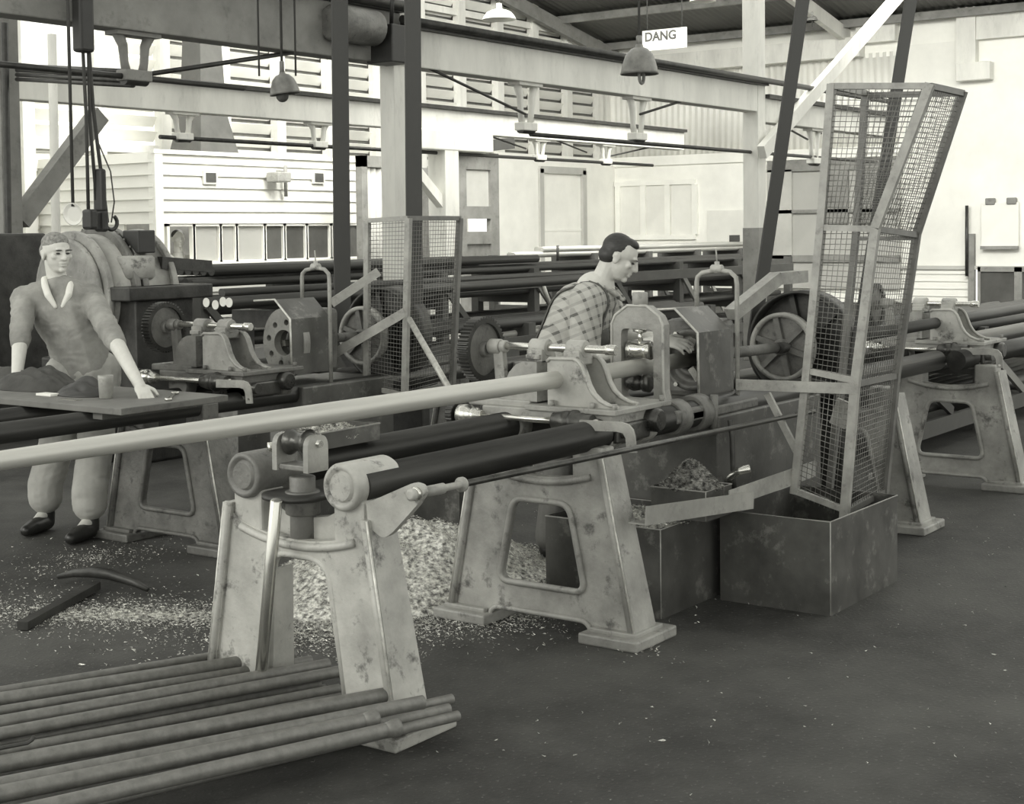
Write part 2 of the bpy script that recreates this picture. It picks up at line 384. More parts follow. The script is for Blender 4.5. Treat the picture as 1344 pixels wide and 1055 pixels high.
def carriage(root, dx, dy, m='cast', pale='castL'):
    Q = lambda x, y, z: V((x+dx, y+dy, z))
    s = MB()
    X = lambda v: v+dx
    Yy = lambda v: v+dy
    s.box(X(5.12), X(5.52), Yy(3.2), Yy(3.86), .85, .905, .006)
    s.box(X(5.10), X(5.56), Yy(3.17), Yy(3.62), .9, .922, .004)
    s.box(X(5.14), X(5.5), Yy(3.62), Yy(3.95), .9, .935, .008)
    for y in (3.27, 3.735):
        s.cyl(Q(5.14, y, .82), Q(5.22, y, .82), .075, bev=.004); s.cyl(Q(5.4, y, .82), Q(5.5, y, .82), .075, bev=.004)
    for x, y in ((5.12, 3.19), (5.12, 3.3), (5.12, 3.5), (5.5, 3.19), (5.5, 3.5)):
        s.cyl(Q(x+.01, y, .92), Q(x+.01, y, .945), .012, seg=6)
    car = part('carriage', s, m, root)
    # toolpost brackets, S curved
    def scurve(a, b):    # from top corner a to foot b
        out = []
        for k in range(13):
            t = k/12; u = t*t*(3-2*t)
            out.append((a[0]+(b[0]-a[0])*(.15*t+.85*t**1.5), a[1]+(b[1]-a[1])*(.25*t+.75*u)))
        return out
    for x, w in ((5.15, .03), (5.31, .03)):
        b = MB()
        prof = [(Yy(3.535), .92), (Yy(3.535), 1.105), (Yy(3.52), 1.118)]+[(Yy(a), b_) for a, b_ in ((3.40, 1.12), (3.38, 1.112), (3.36, 1.09), (3.345, 1.055), (3.33, 1.015), (3.308, .98), (3.275, .953), (3.235, .937), (3.2, .932))]+[(Yy(3.20), .92)]
        b.prism([prof], 'x', X(x), X(x+w))
        b.tube([(X(x-.002), p[0], p[1]) for p in prof[1:-1]], .008, 6)
        part('bracket', b, pale, car)
    b = MB(); b.box(X(5.175), X(5.315), Yy(3.41), Yy(3.515), 1.085, 1.110, .004); part('bracket_cap', b, pale, car)
    b = MB()
    prof = [(Yy(3.59), .93), (Yy(3.59), 1.10), (Yy(3.66), 1.10), (Yy(3.70), 1.085), (Yy(3.735), 1.05), (Yy(3.76), 1.0), (Yy(3.775), .95), (Yy(3.78), .93)]
    b.prism([prof], 'x', X(5.15), X(5.34)); part('bracket', b, m, car)
    # upper cross shaft in journals
    sh = MB().cyl(Q(5.24, 3.86, 1.155), Q(5.24, 3.27, 1.155), .0165, bev=.003); sh.cyl(Q(5.24, 3.30, 1.155), Q(5.24, 3.25, 1.155), .022, bev=.003)
    part('cross_shaft', sh, 'steel', car)
    for y in (3.63, 3.44):
        j = MB().cyl(Q(5.24, y+.043, 1.155), Q(5.24, y-.043, 1.155), .037, bev=.003); j.box(X(5.19), X(5.29), Yy(y-.04), Yy(y+.04), 1.09, 1.15, .004)
        j.box(X(5.175), X(5.305), Yy(y-.035), Yy(y+.035), 1.108, 1.128, .003)
        part('journal', j, pale, car)
    j = MB().cyl(Q(5.24, 3.9, 1.15), Q(5.24, 3.84, 1.15), .034, bev=.004); j.cyl(Q(5.24, 3.84, 1.152), Q(5.24, 3.81, 1.152), .027, bev=.003)
    j.bar(Q(5.24, 3.85, 1.14), Q(5.24, 3.83, .9), .05, .03)
    part('shaft_post', j, m, car)
    g = gear(car, 'gear_wheel', Q(5.24, 3.95, 1.135), .145, .055, 46)
    # lower cross shaft with pinion, hubs and lever
    lo = MB().cyl(Q(5.07, 3.98, .865), Q(5.07, 3.2, .87), .0135)
    part('feed_shaft', lo, 'steel', car)
    gear(car, 'pinion', Q(5.07, 3.975, .865), .047, .032, 18, web='iron')
    h = MB().lathe(Q(5.07, 3.95, .865), (0, -1, 0), [(0, .03), (.01, .043), (.06, .045), (.075, .03), (.08, .034), (.10, .034), (.105, .024), (.13, .024)], 24)
    part('hub', h, 'steel', car)
    h = MB().lathe(Q(5.07, 3.46, .868), (0, -1, 0), [(0, .02), (.012, .036), (.07, .046), (.09, .046), (.095, .036), (.105, .052), (.12, .052), (.125, .04), (.15, .042), (.155, .036), (.2, .036)], 28)
    part('clutch_hub', h, 'oily', car)
    h = MB().lathe(Q(5.07, 3.265, .868), (0, -1, 0), [(0, .02), (.03, .02), (.035, .012), (.06, .012)], 16)
    part('shaft_nut', h, 'steel', car)
    lv = MB(); prof = [(3.285, .845), (3.285, .888), (3.09, .892), (3.055, .885), (3.035, .865), (3.027, .84), (3.02, .775), (3.062, .772), (3.068, .83), (3.08, .848), (3.11, .853)]
    hole = [(Yy(3.043)+.009*math.cos(-k*PI/5), .793+.009*math.sin(-k*PI/5)) for k in range(10)]
    lv.prism([[(Yy(a), b) for a, b in prof], hole], 'x', X(5.01), X(5.022)); part('lever', lv, 'frame', car)
    ap = MB(); ap.box(X(5.14), X(5.4), Yy(3.18), Yy(3.46), .78, .86, .01); ap.cyl(Q(5.18, 3.14, .83), Q(5.18, 3.26, .83), .03, bev=.003)
    ap.cyl(Q(5.42, 3.14, .85), Q(5.42, 3.3, .85), .05, bev=.01)
    part('apron', ap, 'oily', car)
    return car
def headstock(root, dx, dy, px=7.2, py=3.44, base=True):
    Q = lambda x, y, z: V((x+dx, y+dy, z)); X = lambda v: v+dx; Yy = lambda v: v+dy
    b = MB()
    b.box(X(6.32), X(6.50), Yy(3.345), Yy(3.64), .84, 1.22, .03)
    b.cyl(Q(6.6, 3.47, 1.03), Q(px+.02, py, 1.025), .028)
    if base: b.box(X(5.72), X(6.45), Yy(3.2), Yy(3.78), .80, .845, .008)
    hs = part('headstock', b, 'castD', root)
    c = MB(); n = 28
    # faceplate: stepped ring
    c.lathe(Q(6.32, 3.47, 1.03), (-1, 0, 0), [(0, .152), (.05, .152), (.06, .146), (.06, .125), (.035, .118), (.035, .085), (.06, .08), (.06, .055), (.0, .05)], 40, cap=False)
    ch = part('chuck', c, 'castD', root)
    for k in range(3):
        a = PI/2+k*2*PI/3+.4; j = MB()
        d = V((0, math.cos(a), math.sin(a))); p = Q(6.24, 3.47, 1.03)
        j.bar(p+d*.045, p+d*.115, .035, .04, up=(1, 0, 0)); part('jaw', j, 'steel', ch)
    for k in range(6):
        a = k*PI/3; d = V((0, math.cos(a), math.sin(a)))*.14; p = Q(6.265, 3.47, 1.03)+d
        part('bolt', MB().cyl(p, p+V((-.018, 0, 0)), .012, seg=6), 'steel', ch)
    # sheet hood over the chuck
    h = MB(); path = [(3.60, 1.275), (3.435, 1.285), (3.315, 1.175), (3.31, .86)]
    path2 = [(3.60, 1.267), (3.438, 1.277), (3.323, 1.172), (3.318, .86)]
    h.prism([[(Yy(a), z) for a, z in path]+[(Yy(a), z) for a, z in reversed(path2)]], 'x', X(6.06), X(6.38))
    hd = part('chuck_hood', h, 'sheet', root)
    part('hood_edge', MB().tube([Q(6.058, a, z) for a, z in path], .006, 6), 'bead', hd)
    # coolant pipe arch
    pp = [Q(6.3, 3.45, 1.27), Q(6.3, 3.45, 1.40), Q(6.3, 3.445, 1.425), Q(6.3, 3.42, 1.445), Q(6.3, 3.34, 1.46), Q(6.3, 3.27, 1.45), Q(6.3, 3.24, 1.425), Q(6.3, 3.235, 1.39), Q(6.3, 3.235, .78)]
    pr = part('coolant_pipe', MB().tube(pp, .0115, 8), 'frame', root)
    tp = MB().cyl(Q(6.3, 3.34, 1.445), Q(6.3, 3.34, 1.5), .012, bev=.002); tp.cyl(Q(6.3, 3.37, 1.465), Q(6.3, 3.31, 1.465), .02, bev=.004); tp.tube([Q(6.3, 3.34, 1.5), Q(6.3, 3.345, 1.56)], .004, 6)
    part('tap', tp, 'castL', pr)
    # driving pulleys
    def wheel(nm, c, r, w, rim, spokes, mm, sm):
        c = V(c); u = MB(); n = 48
        u.lathe(c, (1, 0, 0), [(0, r-rim), (0, r), (w, r), (w, r-rim), (0, r-rim)], n, cap=False)
        o = part(nm, u, mm, root)
        part('hub', MB().lathe(c+V((-.03, 0, 0)), (1, 0, 0), [(0, .0), (0, r*.14), (.02, r*.16), (.02, r*.24), (w+.05, r*.24)], 24), sm, o)
        if nm == 'belt_wheel': part('web_disc', MB().cyl(c+V((w*.5, 0, 0)), c+V((w*.5+.01, 0, 0)), r-rim*.5, seg=48), 'iron', o)
        else: part('web_disc', MB().cyl(c+V((w*.6, 0, 0)), c+V((w*.6+.01, 0, 0)), r-rim*.5, seg=48), 'castD', o)
        for k in range(spokes):
            a = 2*PI*k/spokes+.3; d = V((0, math.cos(a), math.sin(a)))
            part('spoke', MB().bar(c+d*r*.2+V((w*.4, 0, 0)), c+d*(r-rim*.5)+V((w*.4, 0, 0)), .03, .028, up=(1, 0, 0)), sm, o)
        return o
    wheel('drive_pulley', Q(px, py, 1.025), .183, .05, .024, 6, 'cast', 'castD')
    wheel('belt_wheel', Q(px+.14, py-.03, 1.025), .295, .16, .018, 6, 'iron', 'iron')
    part('pulley_shaft', MB().cyl(Q(px-.06, py-.02, 1.025), Q(px+.5, py-.02, 1.025), .03), 'iron', root)
    part('pulley_bracket', MB().box(X(px+.34), X(px+.42), Yy(py-.2), Yy(py+.2), 0, 1.09, .01), 'iron', root)
    # pedestal
    p = MB(); p.box(X(6.02), X(px-.05), Yy(3.19), Yy(3.72), 0, .80, .01)
    ped = part('pedestal', p, 'sheet', root)
    return hs
def tubes(root, dx, dy, x0, x1, z=.82, r=.062):
    for y in (3.265, 3.735):
        part('bed_tube', MB().cyl((x0, y+dy, z), (x1, y+dy, z), r, seg=28), 'tube', root)
def belts(bx, cy, l1, top=3.9, lean=.165, cz=1.025, r=.299):
    """flat belt rising from the belt wheel to the line shaft: two strands and the wrap round the wheel"""
    a = math.atan(lean); mb = MB()
    n1 = V((0, math.cos(a), math.sin(a))); left = V((0, cy, cz))+n1*r; right = V((0, cy, cz))-n1*r
    sl = V((0, -math.sin(a), math.cos(a)))
    path = [left+sl*((top-left.z)/sl.z)]
    for k in range(25):
        t = PI*k/24; path.append(V((0, cy, cz))+n1*(r*math.cos(t))-sl*(r*math.sin(t)))
    path.append(right+sl*((top-right.z)/sl.z))
    vs = []; fs = []
    for i, p in enumerate(path):
        d = (path[min(i+1, len(path)-1)]-path[max(i-1, 0)]).normalized(); nn = V((0, -d.z, d.y))*.004
        for xx in (bx-.075, bx+.075): vs += [V((xx, p.y, p.z))+nn, V((xx, p.y, p.z))-nn]
    for i in range(len(path)-1):
        b = i*4; c = b+4; fs += [(b, b+2, c+2, c), (b+1, c+1, c+3, b+3), (b, c, c+1, b+1), (b+2, b+3, c+3, c+2)]
    fs += [(0, 1, 3, 2), (len(vs)-4, len(vs)-2, len(vs)-1, len(vs)-3)]
    mb.add(vs, fs); solo('drive_belt', mb, 'belt', l1, 'belt', 'drive belts', loc=(bx, cy, cz-r))

# --- lathe with the checked-shirt operator
LM = T('bar_turning_lathe', (5.0, 3.5, 0), 'long tube-bedded bar turning lathe in the middle, worked by the man in the checked shirt', 'lathe', 'bar turning lathes')
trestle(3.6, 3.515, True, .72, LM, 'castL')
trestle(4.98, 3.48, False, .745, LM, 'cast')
trestle(7.72, 3.34, False, .745, LM, 'cast')
tubes(LM, 0, 0, 3.64, 9.05)
part('saddle_web', MB().prism([[(3.35, .60), (3.34, .74), (3.42, .70), (3.52, .685), (3.62, .70), (3.70, .74), (3.69, .60)]], 'x', 3.665, 3.72), 'castL', LM)
for y in (3.29, 3.745):
    e = MB().lathe((3.585, y, .822), (1, 0, 0), [(0, .045), (.012, .05), (.012, .056), (0, .062), (.004, .076), (.012, .08), (.22, .08), (.23, .075)], 36)
    e.cyl((3.597, y, .822), (3.593, y, .822), .047, seg=28)
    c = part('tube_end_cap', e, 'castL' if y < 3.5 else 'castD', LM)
part('grease_nipple', MB().cyl((3.7, 3.72, .89), (3.7, 3.72, .925), .011, seg=6), 'steel', LM)
carriage(LM, 0, 0)
headstock(LM, 0, 0)
# flag plate and feed rod
fp = MB().prism([roundloop([(3.20, .775), (3.19, .70), (3.13, .665), (3.09, .69), (2.985, .79), (2.955, .83), (2.965, .855), (3.0, .86)], [0, .01, .03, .02, .01, .02, .02, .01], 3)], 'x', 3.61, 3.635)
part('bracket_plate', fp, 'castL', LM)
rd = MB().tube([(3.66, 2.99, .825), (6.62, 2.99, .773)], .0115, 10)
fr = part('feed_rod', rd, 'oily', LM)
nb = MB().lathe((3.58, 2.99, .826), (1, 0, -.018), [(0, .012), (.005, .02), (.05, .02), (.055, .014), (.08, .014), (.085, .018), (.17, .018), (.175, .012), (.26, .012), (.262, .025), (.275, .025), (.28, .012)], 16); part('adjusting_nut', nb, 'frame', fr)
part('eye_bolt', MB().cyl((3.598, 2.985, .828), (3.612, 2.985, .828), .022, seg=20, bev=.004), 'steel', fr)
# roller rest on the front trestle
rs = MB().cyl((3.66, 3.53, .60), (3.66, 3.53, .83), .045, bev=.004); rs.cyl((3.66, 3.53, .70), (3.66, 3.53, .78), .06, bev=.004); rs.box(3.618, 3.702, 3.46, 3.615, .852, .872, .005)
rr_ = part('roller_rest', rs, 'castD', LM)
for y0 in (3.455, 3.60):
    q = MB().prism([roundloop([(3.61, .85), (3.71, .85), (3.71, .975), (3.61, .975)], [0, 0, .045, .045], 6)], 'y', y0, y0+.022); part('cheek', q, 'cast', rr_)
part('roller', MB().lathe((3.66, 3.60, .945), (0, -1, 0), [(0, .03), (.02, .047), (.04, .034), (.06, .03), (.085, .034), (.105, .047), (.12, .03)], 24), 'oily', rr_)
part('roller_pin', MB().cyl((3.66, 3.64, .945), (3.66, 3.44, .945), .012), 'steel', rr_)
hw = MB().lathe((3.66, 3.55, .745), (0, 0, 1), [(0, .03), (.004, .10), (.012, .125), (.024, .125), (.028, .10), (.03, .03)], 28)
part('height_nut', hw, 'iron', rr_)
solo('steel_rod', MB().cyl((3.52, 3.515, .77), (3.56, 3.665, .02), .0205, bev=.003, seg=20), 'steel', 'polished steel rod leaning against the nearest trestle', 'rod')
# workpiece bar
wb = MB().tube([(1.6, 3.5, 1.045), (2.45, 3.5, 1.044), (3.0, 3.5, 1.042), (3.8, 3.5, 1.035), (5.1, 3.495, 1.03), (6.30, 3.48, 1.03)], [.022, .027, .031, .0375, .037, .036], 32)
solo('workpiece_bar', wb, 'turned', 'long turned steel bar running through the middle lathe from the left edge', 'steel bar', loc=(3.66, 3.5, .99))
# box steady with rollers
st = MB(); yc = 3.485
out = [(yc+.135, .845), (yc+.135, 1.225), (yc+.115, 1.265), (yc+.05, 1.31), (yc-.05, 1.31), (yc-.115, 1.265), (yc-.135, 1.225), (yc-.135, .93), (yc-.15, .86), (yc-.15, .845)]
inn = roundloop([(yc+.085, .885), (yc+.085, 1.205), (yc-.085, 1.205), (yc-.085, .885)], .025, 3)
st.prism([out, inn], 'x', 5.8, 5.86)
sd = part('box_steady', st, 'cast', LM)
part('steady_rim', MB().tube([(5.80, a, b) for a, b in out], .007, 6), 'castL', sd)
part('adjusting_cap', MB().cyl((5.83, yc, 1.31), (5.83, yc, 1.37), .036, seg=20, bev=.004), 'frame', sd)
part('adjusting_screw', MB().cyl((5.83, yc, 1.2), (5.83, yc, 1.13), .012).lathe((5.83, yc, 1.2), (0, 0, -1), [(0, .03), (.01, .03), (.015, .016)]), 'steel', sd)
yk = MB().tube([(5.83, yc+.07, 1.07), (5.83, yc+.07, 1.125), (5.83, yc+.05, 1.14), (5.83, yc-.05, 1.14), (5.83, yc-.07, 1.125), (5.83, yc-.07, 1.07)], .011, 6); part('yoke', yk, 'castD', sd)
part('roller', MB().lathe((5.83, yc+.06, 1.105), (0, -1, 0), [(0, .02), (.004, .042), (.035, .036), (.06, .033), (.085, .036), (.116, .042), (.12, .02)], 28), 'steel', sd)
part('roller', MB().lathe((5.83, yc+.075, .955), (0, -1, 0), [(0, .02), (.01, .03), (.04, .038), (.07, .034), (.075, .022), (.09, .022), (.095, .04), (.12, .042), (.13, .03)], 28), 'oily', sd)
sb = MB(); sb.box(5.66, 5.95, 3.2, 3.75, .80, .86, .01); sb.box(5.68, 5.78, 3.45, 3.62, .86, .885, .004)
for y in (3.27, 3.735): sb.cyl((5.7, y, .82), (5.8, y, .82), .08, bev=.006); 
sb.cyl((5.9, 3.27, .82), (6.0, 3.27, .82), .085, bev=.006); sb.cyl((6.0, 3.2, .90), (6.0, 3.2, .72), .018, seg=12)
part('steady_base', sb, 'castD', sd)
# slanting cover channel of the belt wheel and hose on the pedestal
cv = MB(); cv.bar((6.44, 3.34, 1.24), (6.74, 3.24, 1.41), .07, .06); cv.bar((6.73, 3.243, 1.405), (6.95, 3.2, 1.41), .07, .06); part('cover_arm', cv, 'frame', LM)
part('hose_tap', MB().tube([(6.02, 3.14, .50), (6.0, 3.12, .53), (6.0, 3.08, .56), (6.02, 3.03, .575)], [.022, .016, .02, .018], 10), 'steel', LM)
part('waist_pipe', MB().tube([(6.06, 3.15, .78), (6.06, 3.14, .7), (6.05, 3.13, .5), (6.06, 3.12, .42)], .013, 8), 'iron', LM)
belts(7.42, 3.41, 'flat leather belt rising behind the tall mesh cage to the line shaft')

# --- lathe behind on the left
LL = T('bar_turning_lathe', (5.5, 6.1, 0), 'bar turning lathe on the left, beside the man leaning on the bench board', 'lathe', 'bar turning lathes')
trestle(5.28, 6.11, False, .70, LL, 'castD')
tubes(LL, 0, 2.6, 3.3, 8.3, .76, .05)
carriage(LL, .45, 2.60, 'castD', 'cast')
headstock(LL, .0, 2.60, 6.85, 3.49, False)
def plateholes():
    c = V((6.22, 6.07, 1.03)); mb = MB()
    ring = [(c.y+.165*math.cos(2*PI*i/40), c.z+.2*math.sin(2*PI*i/40)) for i in range(40)]
    holes = [[(c.y+.075*math.cos(-2*PI*i/24), c.z+.075*math.sin(-2*PI*i/24)) for i in range(24)]]
    for k in range(8):
        a = k*PI/4+.2; q = (c.y+.12*math.cos(a), c.z+.12*math.sin(a)); holes.append([(q[0]+.018*math.cos(-2*PI*i/10), q[1]+.018*math.sin(-2*PI*i/10)) for i in range(10)])
    mb.prism([ring]+holes, 'x', 6.16, 6.21); return mb
part('face_plate', plateholes(), 'cast', LL)
trestle(8.05, 6.1, False, .70, LL, 'castD')
belts(7.07, 6.14, 'flat leather belt rising upright behind the small mesh cage on the left', lean=.01)
part('cover_arm', MB().bar((6.42, 5.93, 1.25), (6.6, 5.72, 1.43), .11, .05), 'frame', LL)

# --- lathe behind on the right
LR = T('bar_turning_lathe', (9.3, 3.3, 0), 'bar turning lathe at the right edge, behind the tall mesh cage', 'lathe', 'bar turning lathes')
trestle(9.26, 3.27, False, .745, LR, 'cast')
tubes(LR, 0, -.12, 9.06, 12.4)
carriage(LR, 4.2, -.12)
wb = MB().cyl((8.2, 3.38, 1.03), (12.2, 3.38, 1.04), .036, seg=20)
solo('workpiece_bar', wb, 'stockD', 'dark steel bar lying through the lathe at the right edge', 'steel bar', loc=(10, 3.38, .99))
# ------------------------------------------------------------------ mesh cages
def interp(a, b, t): return V(a)+(V(b)-V(a))*t
def mesh_panel(mb, a, b, c, d, cell=.0245, r=.0016):
    """wire net on quad a-b (bottom) c-d (top): a under d, b under c"""
    a, b, c, d = map(V, (a, b, c, d))
    nu = max(2, round(((b-a).length+(c-d).length)/2/cell)); nv = max(2, round(((d-a).length+(c-b).length)/2/cell))
    for i in range(1, nu):
        t = i/nu; mb.tube([interp(a, b, t), interp(d, c, t)], r, 4)
    for i in range(1, nv):
        t = i/nv; mb.tube([interp(a, d, t), interp(b, c, t)], r, 4)
CG = T('mesh_cage', (6.5, 2.75, 0), 'tall bent wire mesh cage standing in the big steel bin on the right', 'guard', 'mesh belt cages')
L_ = [(6.3, 2.945, .425), (6.3, 2.88, .99), (6.3, 2.81, 1.65), (6.3, 2.755, 2.30)]
C_ = [(6.3, 2.70, .335), (6.3, 2.645, .96), (6.3, 2.55, 1.65), (6.3, 2.30, 2.27)]
R_ = [(6.77, 2.70, .37), (6.75, 2.63, .96), (6.75, 2.53, 1.62), (6.75, 2.31, 2.27)]
K_ = [(6.75, 2.97, .37), (6.75, 2.90, .96), (6.75, 2.83, 1.62), (6.75, 2.78, 2.30)]
def rail(nm, pts, w, h, m, par, up=(0, 1, 0)):
    mb = MB()
    for i in range(len(pts)-1): mb.bar(pts[i], pts[i+1], w, h, up)
    return part(nm, mb, m, par)
rail('post', L_, .03, .036, 'frame', CG, (0, 1, .1)); rail('post', C_, .03, .04, 'frame', CG, (0, 1, .1)); rail('post', R_, .03, .036, 'frameD', CG, (0, 1, .1)); rail('post', K_, .03, .03, 'frameD', CG, (0, 1, .1))
def lerpz(P, z):
    for i in range(len(P)-1):
        if P[i][2] <= z <= P[i+1][2]: return interp(P[i], P[i+1], (z-P[i][2])/(P[i+1][2]-P[i][2]))
    return V(P[0]) if z < P[0][2] else V(P[-1])
for z0, z1 in ((2.29, 2.26), (1.655, 1.645), (1.0, .965), (.44, .375)):
    rail('rail', [lerpz(L_, z0), lerpz(C_, z1)], .024, .027, 'frame', CG, (0, 0, 1))
for z0, z1 in ((2.26, 2.26), (1.645, 1.615), (.95, .95), (.36, .39)):
    rail('rail', [lerpz(C_, z0), lerpz(R_, z1)], .024, .027, 'frameD', CG, (0, 0, 1))
rail('rail', [lerpz(K_, 2.28), lerpz(R_, 2.26)], .024, .027, 'frameD', CG, (0, 0, 1)); rail('rail', [lerpz(L_, 2.29), lerpz(K_, 2.29)], .024, .027, 'frame', CG, (0, 0, 1))
rail('rail', [lerpz(K_, 1.6), lerpz(R_, 1.6)], .02, .02, 'frameD', CG, (0, 0, 1))
for k in range(3):
    mb = MB(); mesh_panel(mb, L_[k], C_[k], C_[k+1], L_[k+1]); part('wire_mesh', mb, 'wire', CG)
    mb = MB(); mesh_panel(mb, C_[k], R_[k], R_[k+1], C_[k+1]); part('wire_mesh', mb, 'wire', CG)
mb = MB(); mesh_panel(mb, K_[2], R_[2], R_[3], K_[3]); part('wire_mesh', mb, 'wire', CG)
part('stay_bar', MB().bar((6.24, 3.21, .925), (6.29, 2.64, .93), .012, .05), 'frame', CG)
part('brace', MB().bar((6.32, 3.09, .88), (6.3, 2.92, .60), .02, .03, (0, 1, 0)), 'frame', CG)
part('pad_plate', MB().bar((6.55, 2.84, .72), (6.55, 2.80, .84), .02, .08, (0, 1, 0)), 'frame', CG)

CL = T('mesh_cage', (6.9, 5.75, 0), 'small upright wire mesh cage guarding the belt of the left lathe', 'guard', 'mesh belt cages')
a0, a1 = (6.7, 5.915, .735), (6.7, 5.89, 1.73); b0, b1 = (6.7, 5.62, .70), (6.7, 5.57, 1.74); c0, c1 = (7.13, 5.60, .735), (7.2, 5.58, 1.74)
for p, q, m in ((a0, a1, 'frame'), (b0, b1, 'frame'), (c0, c1, 'frameD')): rail('post', [p, q], .03, .035, m, CL)
for p, q, m in ((a0, b0, 'frame'), (a1, b1, 'frame'), (b0, c0, 'frameD'), (b1, c1, 'frameD')): rail('rail', [p, q], .024, .027, m, CL, (0, 0, 1))
mb = MB(); mesh_panel(mb, a0, b0, b1, a1); part('wire_mesh', mb, 'wire', CL)
mb = MB(); mesh_panel(mb, b0, c0, c1, b1); part('wire_mesh', mb, 'wire', CL)
part('stay_bar', MB().bar((6.48, 6.16, .86), (6.69, 5.60, 1.19), .012, .055), 'frame', CL)
part('prop', MB().cyl((6.68, 5.56, 1.15), (6.35, 4.98, .76), .018, seg=14), 'stockL', CL)
part('cage_leg', MB().bar((7.13, 5.60, .75), (7.13, 5.60, .0), .03, .03, (0, 1, 0)), 'frameD', CL)
part('cage_leg', MB().bar((6.7, 5.915, .75), (6.7, 5.915, .0), .03, .03, (0, 1, 0)), 'frameD', CL)

# ------------------------------------------------------------------ bins, troughs, swarf
def bin_(nm, x0, x1, y0, y1, z, lab, floor=.02, m='sheet', z0=0):
    r = T(nm, ((x0+x1)/2, (y0+y1)/2, z0), lab, 'bin', 'sheet steel bins under the lathe')
    t = .006
    mb = MB(); mb.box(x0, x1, y0, y0+t, z0, z); mb.box(x0, x1, y1-t, y1, z0, z); mb.box(x0, x0+t, y0+t, y1-t, z0, z); mb.box(x1-t, x1, y0+t, y1-t, z0, z); mb.box(x0+t, x1-t, y0+t, y1-t, z0, z0+t)
    part('bin_body', mb, m, r)
    part('folded_edge', MB().tube([(x0, y0, z), (x1, y0, z), (x1, y1, z), (x0, y1, z)], .0032, 5, closed=True), 'frame', r)
    part('folded_edge', MB().tube([(x0, y0, z0+.004), (x0, y0, z)], .0028, 5), 'frame', r)
    return r
bin_('steel_bin', 5.86, 6.62, 2.575, 3.10, .405, 'big square sheet steel bin on the floor under the tall mesh cage')
bin_('steel_bin', 5.42, 5.98, 3.15, 3.74, .385, 'dark sheet steel bin between the middle trestle and the big bin')
bin_('steel_tray', 5.60, 5.84, 3.03, 3.30, .53, 'small steel tray piled with swarf on the bin behind the trough', z0=.40)

def chips(mb, fn, n, s0=.006, s1=.016):
    for _ in range(n):
        q = fn()
        if q is None: continue
        p = V(q); s = random.uniform(s0, s1)
        d = V((random.gauss(0, 1), random.gauss(0, 1), random.gauss(0, .6))).normalized(); u = basis(d)[0]
        a, b = d*s, u*s*random.uniform(.25, .6); c = d.cross(u)*s*.4
        p = p+V((0, 0, s*.35))
        mb.add([p-a-b, p+b*.6+c, p+a-b, p+a*.2+b*1.4], [(0, 1, 3), (1, 2, 3)])
def heap(nm, cx, cy, rx, ry, h, n, lab, z0=0, cat='swarf', s0=.006, s1=.016, flat=0, m='chips'):
    def hz(x, y):
        d = math.hypot((x-cx)/rx, (y-cy)/ry)
        nz = noise.noise(V((x*6, y*6, 0)))*.25+noise.noise(V((x*17, y*17, 3)))*.12
        return max(0, h*(1-d**1.5)*(1+nz)) if d < 1 else 0
    mb = MB(); n1 = 26; vs = []; fs = []
    for i in range(n1+1):
        for j in range(n1+1):
            x = cx+rx*(2*i/n1-1)*1.0; y = cy+ry*(2*j/n1-1); vs.append((x, y, z0+(hz(x, y) or -.004)))
    for i in range(n1):
        for j in range(n1):
            a = i*(n1+1)+j; 
            if max(vs[a][2], vs[a+1][2], vs[a+n1+1][2], vs[a+n1+2][2]) > z0 or flat: fs.append((a, a+1, a+n1+2, a+n1+1))
    mb.add(vs, fs)
    def fn():
        a = random.uniform(0, 2*PI); r = math.sqrt(random.random())*1.12
        x = cx+rx*r*math.cos(a); y = cy+ry*r*math.sin(a); return (x, y, z0+hz(x, y)+random.random()*.012)
    chips(mb, fn, n, s0, s1)
    return solo(nm, mb, m, lab, cat, 'piles of swarf', 'stuff', loc=(cx, cy, z0))
heap('swarf_heap', 5.40, 4.55, .85, .62, .27, 26000, 'large pale heap of steel swarf on the floor behind the nearest trestle', s0=.003, s1=.0085)
heap('swarf_pile', 5.72, 3.165, .115, .13, .12, 5000, 'dark pile of swarf heaped in the small tray behind the trough', .52, s0=.003, s1=.009, m='chipsD')
heap('swarf_layer', 5.63, 3.42, .19, .26, .035, 2500, 'pale swarf filling the dark bin beside the middle trestle', .375, s0=.004, s1=.01)
heap('swarf_layer', 6.25, 2.84, .32, .24, .05, 1500, 'swarf lying in the big square bin under the mesh cage', .03, s0=.004, s1=.01)
tr = bin_('chip_tray', 3.86, 4.18, 3.63, 3.88, .945, 'dark steel tray of pale swarf on the rear bed tube behind the roller rest', m='sheet', z0=.884)
heap('swarf_pile', 4.02, 3.755, .15, .115, .06, 2600, 'pale swarf heaped in the tray behind the roller rest', .905, s0=.004, s1=.009)
def patch(cx, cy, ang, rx, ry):
    def fn():
        a, r = random.uniform(0, 2*PI), abs(random.gauss(0, .55))
        u, w = rx*r*math.cos(a), ry*r*math.sin(a)
        return (cx+u*math.cos(ang)-w*math.sin(ang), cy+u*math.sin(ang)+w*math.cos(ang), .002)
    return fn
mb = MB()
chips(mb, patch(4.25, 5.05, math.radians(-60), .75, .16), 8500, .003, .010)
chips(mb, patch(4.2, 5.2, math.radians(-62), 1.2, .42), 5000, .003, .010)
solo('swarf_scatter', mb, 'chips', 'bright drift of swarf on the floor behind the stacked bars', 'swarf', 'piles of swarf', 'stuff', loc=(4.25, 5.05, 0))
mb = MB(); chips(mb, patch(4.6, 4.15, math.radians(-40), .75, .38), 8500, .003, .010); chips(mb, patch(5.15, 3.7, math.radians(-30), .5, .25), 1800, .003, .010)
